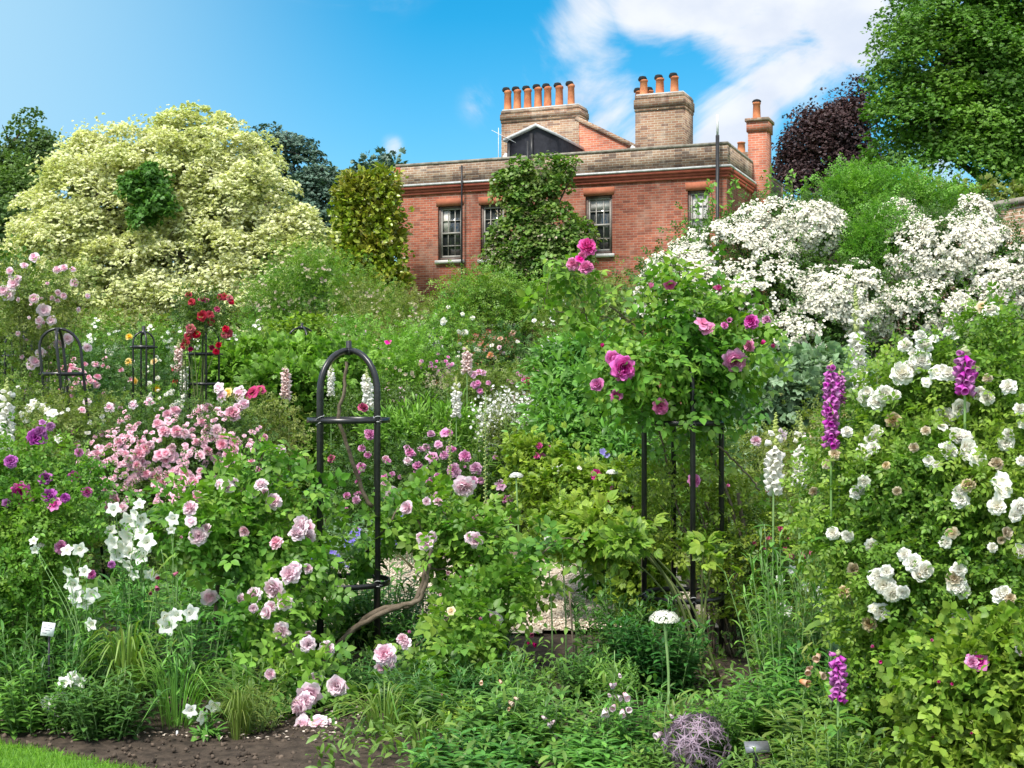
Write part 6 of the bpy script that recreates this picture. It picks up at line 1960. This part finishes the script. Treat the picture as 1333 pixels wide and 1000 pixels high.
H('leafy_clump', 'light green clump between the low foxglove and the yellow-green rose', 1155, 920, 5.4, 110, 'lance', 'grassy')
H('leafy_clump', 'dark leafy plants under the white rose bush', 1090, 800, 6.5, 110, 'penstemon', 'herb_dark')
H('leafy_clump', 'dark foliage under the white rose beside the yellow-green rose', 1160, 840, 6.1, 100, 'penstemon', 'herb_dark')
H('leafy_clump', 'bright green clump at the bottom centre below the fading rose', 660, 885, 6.1, 150, 'penstemon', 'herb')
H('leafy_clump', 'green clump left of the pink penstemon at the bottom centre', 725, 900, 6.0, 120, 'penstemon', 'herb')
H('leafy_clump', 'dark green clump right of the pink penstemon, under the white allium', 845, 885, 6.0, 120, 'lance', 'herb')
H('leafy_clump', 'green clump at the very bottom centre edge', 620, 945, 5.6, 150, 'penstemon', 'herb')
H('leafy_clump', 'green clump at the bottom edge below the pink penstemon', 770, 950, 5.6, 130, 'penstemon', 'herb')
H('leafy_clump', 'green clump at the bottom edge left of the lilac allium', 840, 960, 5.5, 90, 'penstemon', 'grassy')
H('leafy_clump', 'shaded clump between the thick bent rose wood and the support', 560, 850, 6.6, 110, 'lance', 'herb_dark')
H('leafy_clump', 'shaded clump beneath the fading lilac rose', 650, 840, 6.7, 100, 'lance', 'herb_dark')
H('leafy_clump', 'narrow-leaved clump under the left end of the path gap', 690, 850, 6.9, 70, 'lance', 'herb')
H('phlox_clump', 'dense narrow-leaved green clump above the group of four white bellflowers', 255, 745, 7.1, 130, 'lance', 'herb')
H('phlox_clump', 'narrow-leaved green clump between the crowded bellflowers and the purple rose', 145, 760, 6.9, 120, 'lance', 'herb')
H('phlox_clump', 'dark narrow leaves below the purple rose at the left edge', 25, 760, 6.7, 120, 'lance', 'herb_dark')
H('phlox_clump', 'dark leafy stems around the white plant label', 85, 790, 6.6, 110, 'lance', 'herb_dark')
H('leafy_clump', 'upright green clump with broad leaves left of centre, over the soil edge', 140, 865, 6.2, 110, 'penstemon', 'herb_dark')
H('leafy_clump', 'light green leafy clump beneath the white plant label', 40, 850, 6.35, 110, 'penstemon', 'herb')
H('leafy_clump', 'small leafy tuft over the soil at the far left', 95, 875, 6.25, 70, 'penstemon', 'grassy')
H('phlox_clump', 'fine-leaved clump at the foot of the brown rose stem', 315, 835, 6.6, 90, 'lance', 'grassy')
H('phlox_clump', 'olive fine-leaved clump beside the hanging string of blush roses', 330, 880, 6.35, 70, 'lance', 'olive')
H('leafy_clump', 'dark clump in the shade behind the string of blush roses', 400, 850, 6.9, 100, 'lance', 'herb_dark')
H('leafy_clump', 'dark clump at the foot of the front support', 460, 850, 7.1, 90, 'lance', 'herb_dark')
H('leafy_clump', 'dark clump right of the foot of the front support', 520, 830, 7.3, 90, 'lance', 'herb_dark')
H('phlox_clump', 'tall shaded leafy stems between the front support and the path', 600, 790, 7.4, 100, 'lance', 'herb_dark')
H('phlox_clump', 'green stems at the left end of the gravel path', 545, 760, 8.1, 90, 'lance', 'herb')
H('phlox_clump', 'green leafy stems between the blush rose and the pink bush', 355, 760, 8.3, 110, 'lance', 'herb')
H('phlox_clump', 'leafy stems filling the space below the pink rose bush', 220, 720, 8.4, 150, 'lance', 'herb')
H('phlox_clump', 'leafy stems seen low through the front support', 440, 740, 8.5, 110, 'lance', 'herb')
H('lily_clump', 'lily stems right of the foot of the right-hand support', 1015, 770, 7.2, 70, 'lance', 'olive')
strap_clump('daylily_clump', 'long arching strap leaves right of the hanging blush roses at the bottom', 500, 885, 6.2, 170, 'grassy', 70)
strap_clump('daylily_clump', 'big fountain of narrow strap leaves above the three small bellflowers', 230, 845, 6.35, 190, 'herb', 80, wide=.03)
strap_clump('daylily_clump', 'arching narrow leaves left of the big fountain of strap leaves', 165, 800, 6.5, 120, 'grassy', 70, wide=.04)
strap_clump('iris_clump', 'upright pale strap leaves beside the path, left of the seed heads', 672, 700, 9.3, 50, 'grassy', 16, wide=.09)
strap_clump('daylily_clump', 'tuft of strap leaves at the left behind the white label', 55, 770, 7.2, 110, 'herb', 60, wide=.04)
strap_clump('grass_clump', 'olive wiry tuft beside the bed edge below the blush roses', 310, 885, 6.15, 80, 'olive', 120, wide=.02)
strap_clump('daylily_clump', 'strap leaves at the bottom edge in front of the leafy clumps, left of centre', 550, 930, 5.8, 110, 'grassy', 50)


def penstemon(label, Y, items, basepx, fm='blush'):
    x = (basepx - CX) / F * Y
    base = np.array([x, Y, gz(x, Y)])
    root = thing('penstemon', base, label, 'penstemon')
    P_ = [W(px, py, Y) for px, py, r in items]
    top = np.array([W(basepx, min(i[1] for i in items) - 30, Y)])
    strands(root, [top[0]] + P_[:3], base, .004)
    for p, (px, py, r) in zip(P_, items):
        bloom(root, 'tubebell', fm, p, norm(np.array([rng.normal(0, .6), -.8, -.35])), r / F * Y * 1.6, 'bell')
    k = 60
    t_ = rng.random(k)
    PP = base + (top - base) * t_[:, None] + rng.normal(0, .03, (k, 3))
    part('foliage', scatter(LANCE, PP, norm(rng.normal(size=(k, 3)) + [0, 0, .5]), np.tile([0, -.3, 1.], (k, 1)), rng.uniform(.03, .09, k)), M['grassy'], root)
    return root


penstemon('pink and white penstemon spike standing in front of the dark lilies', 5.9, [(788, 922, 8), (800, 918, 6), (810, 924, 8), (800, 905, 6), (803, 890, 5), (794, 890, 5), (812, 902, 7), (792, 903, 4), (806, 877, 4), (816, 922, 6)], 800)
penstemon('short pink penstemon just left of the lilac allium globe', 5.7, [(862, 954, 7), (880, 938, 5), (885, 944, 5), (872, 930, 4)], 872)
penstemon('small pink penstemon flowers in the clump at the bottom centre', 5.9, [(705, 944, 6), (720, 955, 5), (713, 940, 4), (722, 938, 4), (705, 932, 4)], 713)
penstemon('salmon penstemon bells left of the low purple foxglove', 6.0, [(1041, 886, 8), (1063, 876, 7), (1052, 871, 6), (1067, 851, 7), (1058, 868, 5)], 1055, 'apricot')
penstemon('peach buds low in the green clump at the bottom centre', 5.95, [(662, 913, 5), (669, 908, 4), (665, 920, 4), (627, 886, 4), (650, 885, 4)], 664, 'apricot')
penstemon('dark red penstemon flowers over the long narrow leaves, left', 6.9, [(205, 748, 4), (232, 745, 4), (203, 763, 5), (196, 770, 4)], 210, 'crimson')
penstemon('crimson flowers low down beside the gravel gap', 7.2, [(690, 825, 5), (693, 837, 4), (640, 838, 5), (632, 845, 5), (627, 850, 4), (690, 836, 4)], 660, 'crimson')
penstemon('crimson blooms among dark leaves right of the gravel path', 7.6, [(1043, 720, 6), (1053, 718, 6), (1025, 723, 5), (1072, 718, 5)], 1048, 'crimson')
for i, (px, py, Y, wd, hh_, lab) in enumerate(((690, 880, 6.3, 60, 'grassy', 'pale green shoots standing above the clumps at the bottom centre'),
                                    (600, 905, 6.2, 70, 'lime2', 'yellow-green shoots right of the long strap leaves at the bottom'),
                                    (930, 900, 5.7, 80, 'grassy', 'yellow-green pointed shoots between the lilac allium and the silver label'),
                                    (795, 835, 6.6, 60, 'herb', 'upright fresh shoots in front of the tallest dark lilies'))):
    herb('leafy_shoots', lab, px, py, Y, wd, 'lily', hh_)
# tall bare foxglove stems gone to seed among the white roses
for (px, p0_, Y, lab) in ((1076, 610, 7.2, 'tall green seeding foxglove stem left of the white rose bush'), (1097, 620, 7.1, 'second green seeding foxglove stem beside the white rose bush'),
                          (632, 510, 11, 'tall green seeding foxglove stem below the peach-pink foxglove'), (586, 548, 11.8, 'green seed stem below the white foxglove at the centre')):
    x = (px - CX) / F * Y
    base = np.array([x, Y, gz(x, Y)])
    r_ = thing('seed_spike', base, lab, 'plant')
    top = W(px, p0_, Y)
    part('stem', tube(spline([base, (base + top) / 2, top], 8), [.008, .003], 6), M['stalk'], r_)
    k = 90
    t_ = np.linspace(.3, 1, k)
    P_ = base + (top - base) * t_[:, None]
    a = np.arange(k) * 2.4
    o = np.stack([np.cos(a), np.sin(a), np.full(k, .5)], 1)
    part('seed_capsules', scatter(OCT, P_ + o * .013, norm(o), np.tile([0, .1, 1.], (k, 1)), np.full(k, .028) * (1.2 - .6 * t_)), M['budgreen'], r_)


H('leafy_clump', 'tangle of green stems below the two white foxgloves', 1025, 648, 6.75, 110, 'lance', 'herb')
H('leafy_clump', 'tangle of green stems left of the lower white roses', 1075, 680, 6.7, 90, 'lance', 'olive')
H('leafy_clump', 'bright lance-leaved tuft in front of the low purple foxglove', 1085, 925, 5.0, 110, 'penstemon', 'grassy')
H('phlox_clump', 'green stems right behind the lower hoop of the front support', 500, 715, 8.4, 110, 'penstemon', 'herb')
H('phlox_clump', 'green stems behind the bend of the thick grey rose wood', 560, 738, 8.25, 90, 'lance', 'herb_dark')
H('phlox_clump', 'leafy stems at the left end of the path behind the front support', 465, 735, 8.7, 80, 'lance', 'herb')
# labels on spikes
def label_stake(label, px, py, Y, w, h, mat, tilt, lines=True):
    c = W(px, py, Y)
    base = np.array([c[0], Y, gz(c[0], Y)])
    root = thing('plant_label', base, label, 'plant label')
    part('stake', tube(np.array([base, c + [0, .012, 0]]), .006, 6), M['iron'], root)
    v, f = box(-w / 2, w / 2, -.0015, .0015, -h / 2, h / 2)
    o = put('plate', make_mesh('plate', v, f, M[mat]), root, c - base + [0, -.006, 0])
    o.rotation_euler = tilt
    if lines:
        for i, (a_, b_) in enumerate(((-.38, .1), (-.38, .3), (-.2, .2), (-.38, -.05))):
            z = h * (.3 - .2 * i)
            v, f = box(a_ * w, b_ * w, -.0019, -.0016, z - h * .025, z + h * .025)
            put('lettering', make_mesh('lettering', v, f, M['ink']), o)


label_stake('small white square plant label on a stake at the left of the bed', 63, 819, 6.45, .062, .066, 'tag_white', (-.3, .12, .1))
label_stake('silver plant label half hidden at the bottom right of centre', 985, 972, 5.3, .10, .05, 'tag_silver', (-.75, 0, .1), False)
x_ = W(231, 955, 6.2)
tag(part('marker_peg', box(x_[0] - .004, x_[0] + .004, 6.19, 6.2, gz(0, 6), gz(0, 6) + .055), M['tag_white']), 'tiny white peg stuck in the soil below the bellflowers', 'peg')
# a few bare flower stalks
for i, (px, p0_, Y, r, lab) in enumerate(((714, 730, 7.4, .006, 'tall bare pale stalk rising in front of the gravel, left one'), (732, 720, 7.5, .006, 'tall bare pale stalk rising in front of the gravel, right one'), (741, 770, 7.0, .008, 'thick dark reddish spike beside the gravel path'))):
    top = W(px, p0_, Y)
    base = np.array([top[0] + .02, Y, gz(0, Y)])
    r_ = thing('flower_stalk', base, lab, 'stalk')
    part('stem', tube(spline([base, (base + top) / 2 + [.01, 0, 0], top], 7), [r, r * .6], 6), M['stalk' if i < 2 else 'bark'], r_)


# ================================================================== UNDERGROWTH
def cover(name, label, x0, x1, y0, y1, n, leaf, h0, h1, tmpl, mat, keep=None):
    yy = y0 + (y1 - y0) * rng.random(n)
    half = yy * .62
    xx = rng.uniform(-1, 1, n) * half
    k_ = (xx > x0) & (xx < x1)
    if keep is not None:
        k_ &= keep(xx, yy)
    xx, yy = xx[k_], yy[k_]
    m_ = len(xx)
    hh_ = (h0 + (h1 - h0) * rng.random(m_)) * (.55 + .45 * np.sin(xx * 3.3 + yy * 1.1) * np.sin(yy * 2.1 - xx * .7)) * rng.random(m_) ** .5 + .02
    P_ = np.stack([xx, yy, ground_z(xx, yy) + .03 + np.abs(hh_)], 1)
    d = norm(rng.normal(size=(m_, 3)) + [0, -.1, .35])
    nn = norm(rng.normal(size=(m_, 3)) * .5 + [0, 0, 1])
    o = part(name, scatter(tmpl, P_, d, nn, leaf * rng.uniform(.6, 1.3, m_)), M[mat])
    tag(o, label, 'undergrowth', kind='stuff')


def off_path(x, y):
    return ~((x > -1.6) & (x < 1.45) & (y > 8.35) & (y < 12.0))


def front_bed(x, y):
    edge = 6.45 + np.clip(-(x + .5), 0, 5) * .02 + .1 * np.sin(x * 4)
    return ((y > edge) | (x > -.85)) & ~((x > -.1) & (x < .5) & (y > 7.2) & (y < 8.6)) & off_path(x, y)


cover('undergrowth', 'low mixed leaves under the front plants', -9, 9, 5.2, 8.4, 12000, .055, .05, .42, LANCE_WIDE, 'soilcover', front_bed)
cover('undergrowth', 'low mixed leaves between the bushes in the middle of the garden', -14, 14, 8.4, 14, 35000, .08, .05, .5, LEAF8, 'soilcover', off_path)
cover('undergrowth', 'mixed low planting towards the back of the garden', -14, 14, 14, 31, 52000, .13, .05, .8, LEAF8, 'soilcover')

# ================================================================== LAST FILL: SMALL BUSHES BETWEEN THE NAMED ONES
for (lab, bl, lm, fm, rn, rs, fk) in (
        ('small bush with pale pink flowers behind the right half of the front support arch', [B(520, 520, 30, 20, 14.2)], 'rose_dark', 'blush', 22, 3, 'rose_low'),
        ('low shell-pink rose in front of the acid-yellow flowers', [B(430, 455, 30, 14, 17)], 'rose', 'blush', 26, 2.6, 'rose_low'),
        ('low white-flowered rose between the yellow roses and the red climber', [B(215, 520, 26, 16, 12.6)], 'rose', 'white', 24, 3, 'rose_low'),
        ('small coral-pink rose bush right of the tall white sprays', [B(705, 535, 24, 20, 13.2)], 'olive', 'apricot', 16, 3, 'rose_low'),
        ('low mauve-flowered bush left of the centre peach foxglove', [B(570, 475, 26, 16, 15.5)], 'rose_dark', 'lilac', 18, 2.6, 'rose_low'),
        ('dark bush with crimson flowers at the foot of the magenta climbing rose', [B(1000, 700, 34, 34, 8.0, .25)], 'rose_dark', 'crimson', 8, 3.4, 'rose_low'),
        ('pale pink rose bush between the left foxglove and the pink roses', [B(60, 500, 34, 18, 11.4)], 'rose', 'blush', 20, 3.6, 'rose_low')):
    bush('rose_bush', lab, 'rose', bl, leafmat=lm, leaf=.055, n=170, per=8, cr=.12, fmat=fm, fkind=fk, rand=rn, rsize=rs, stem_n=6)
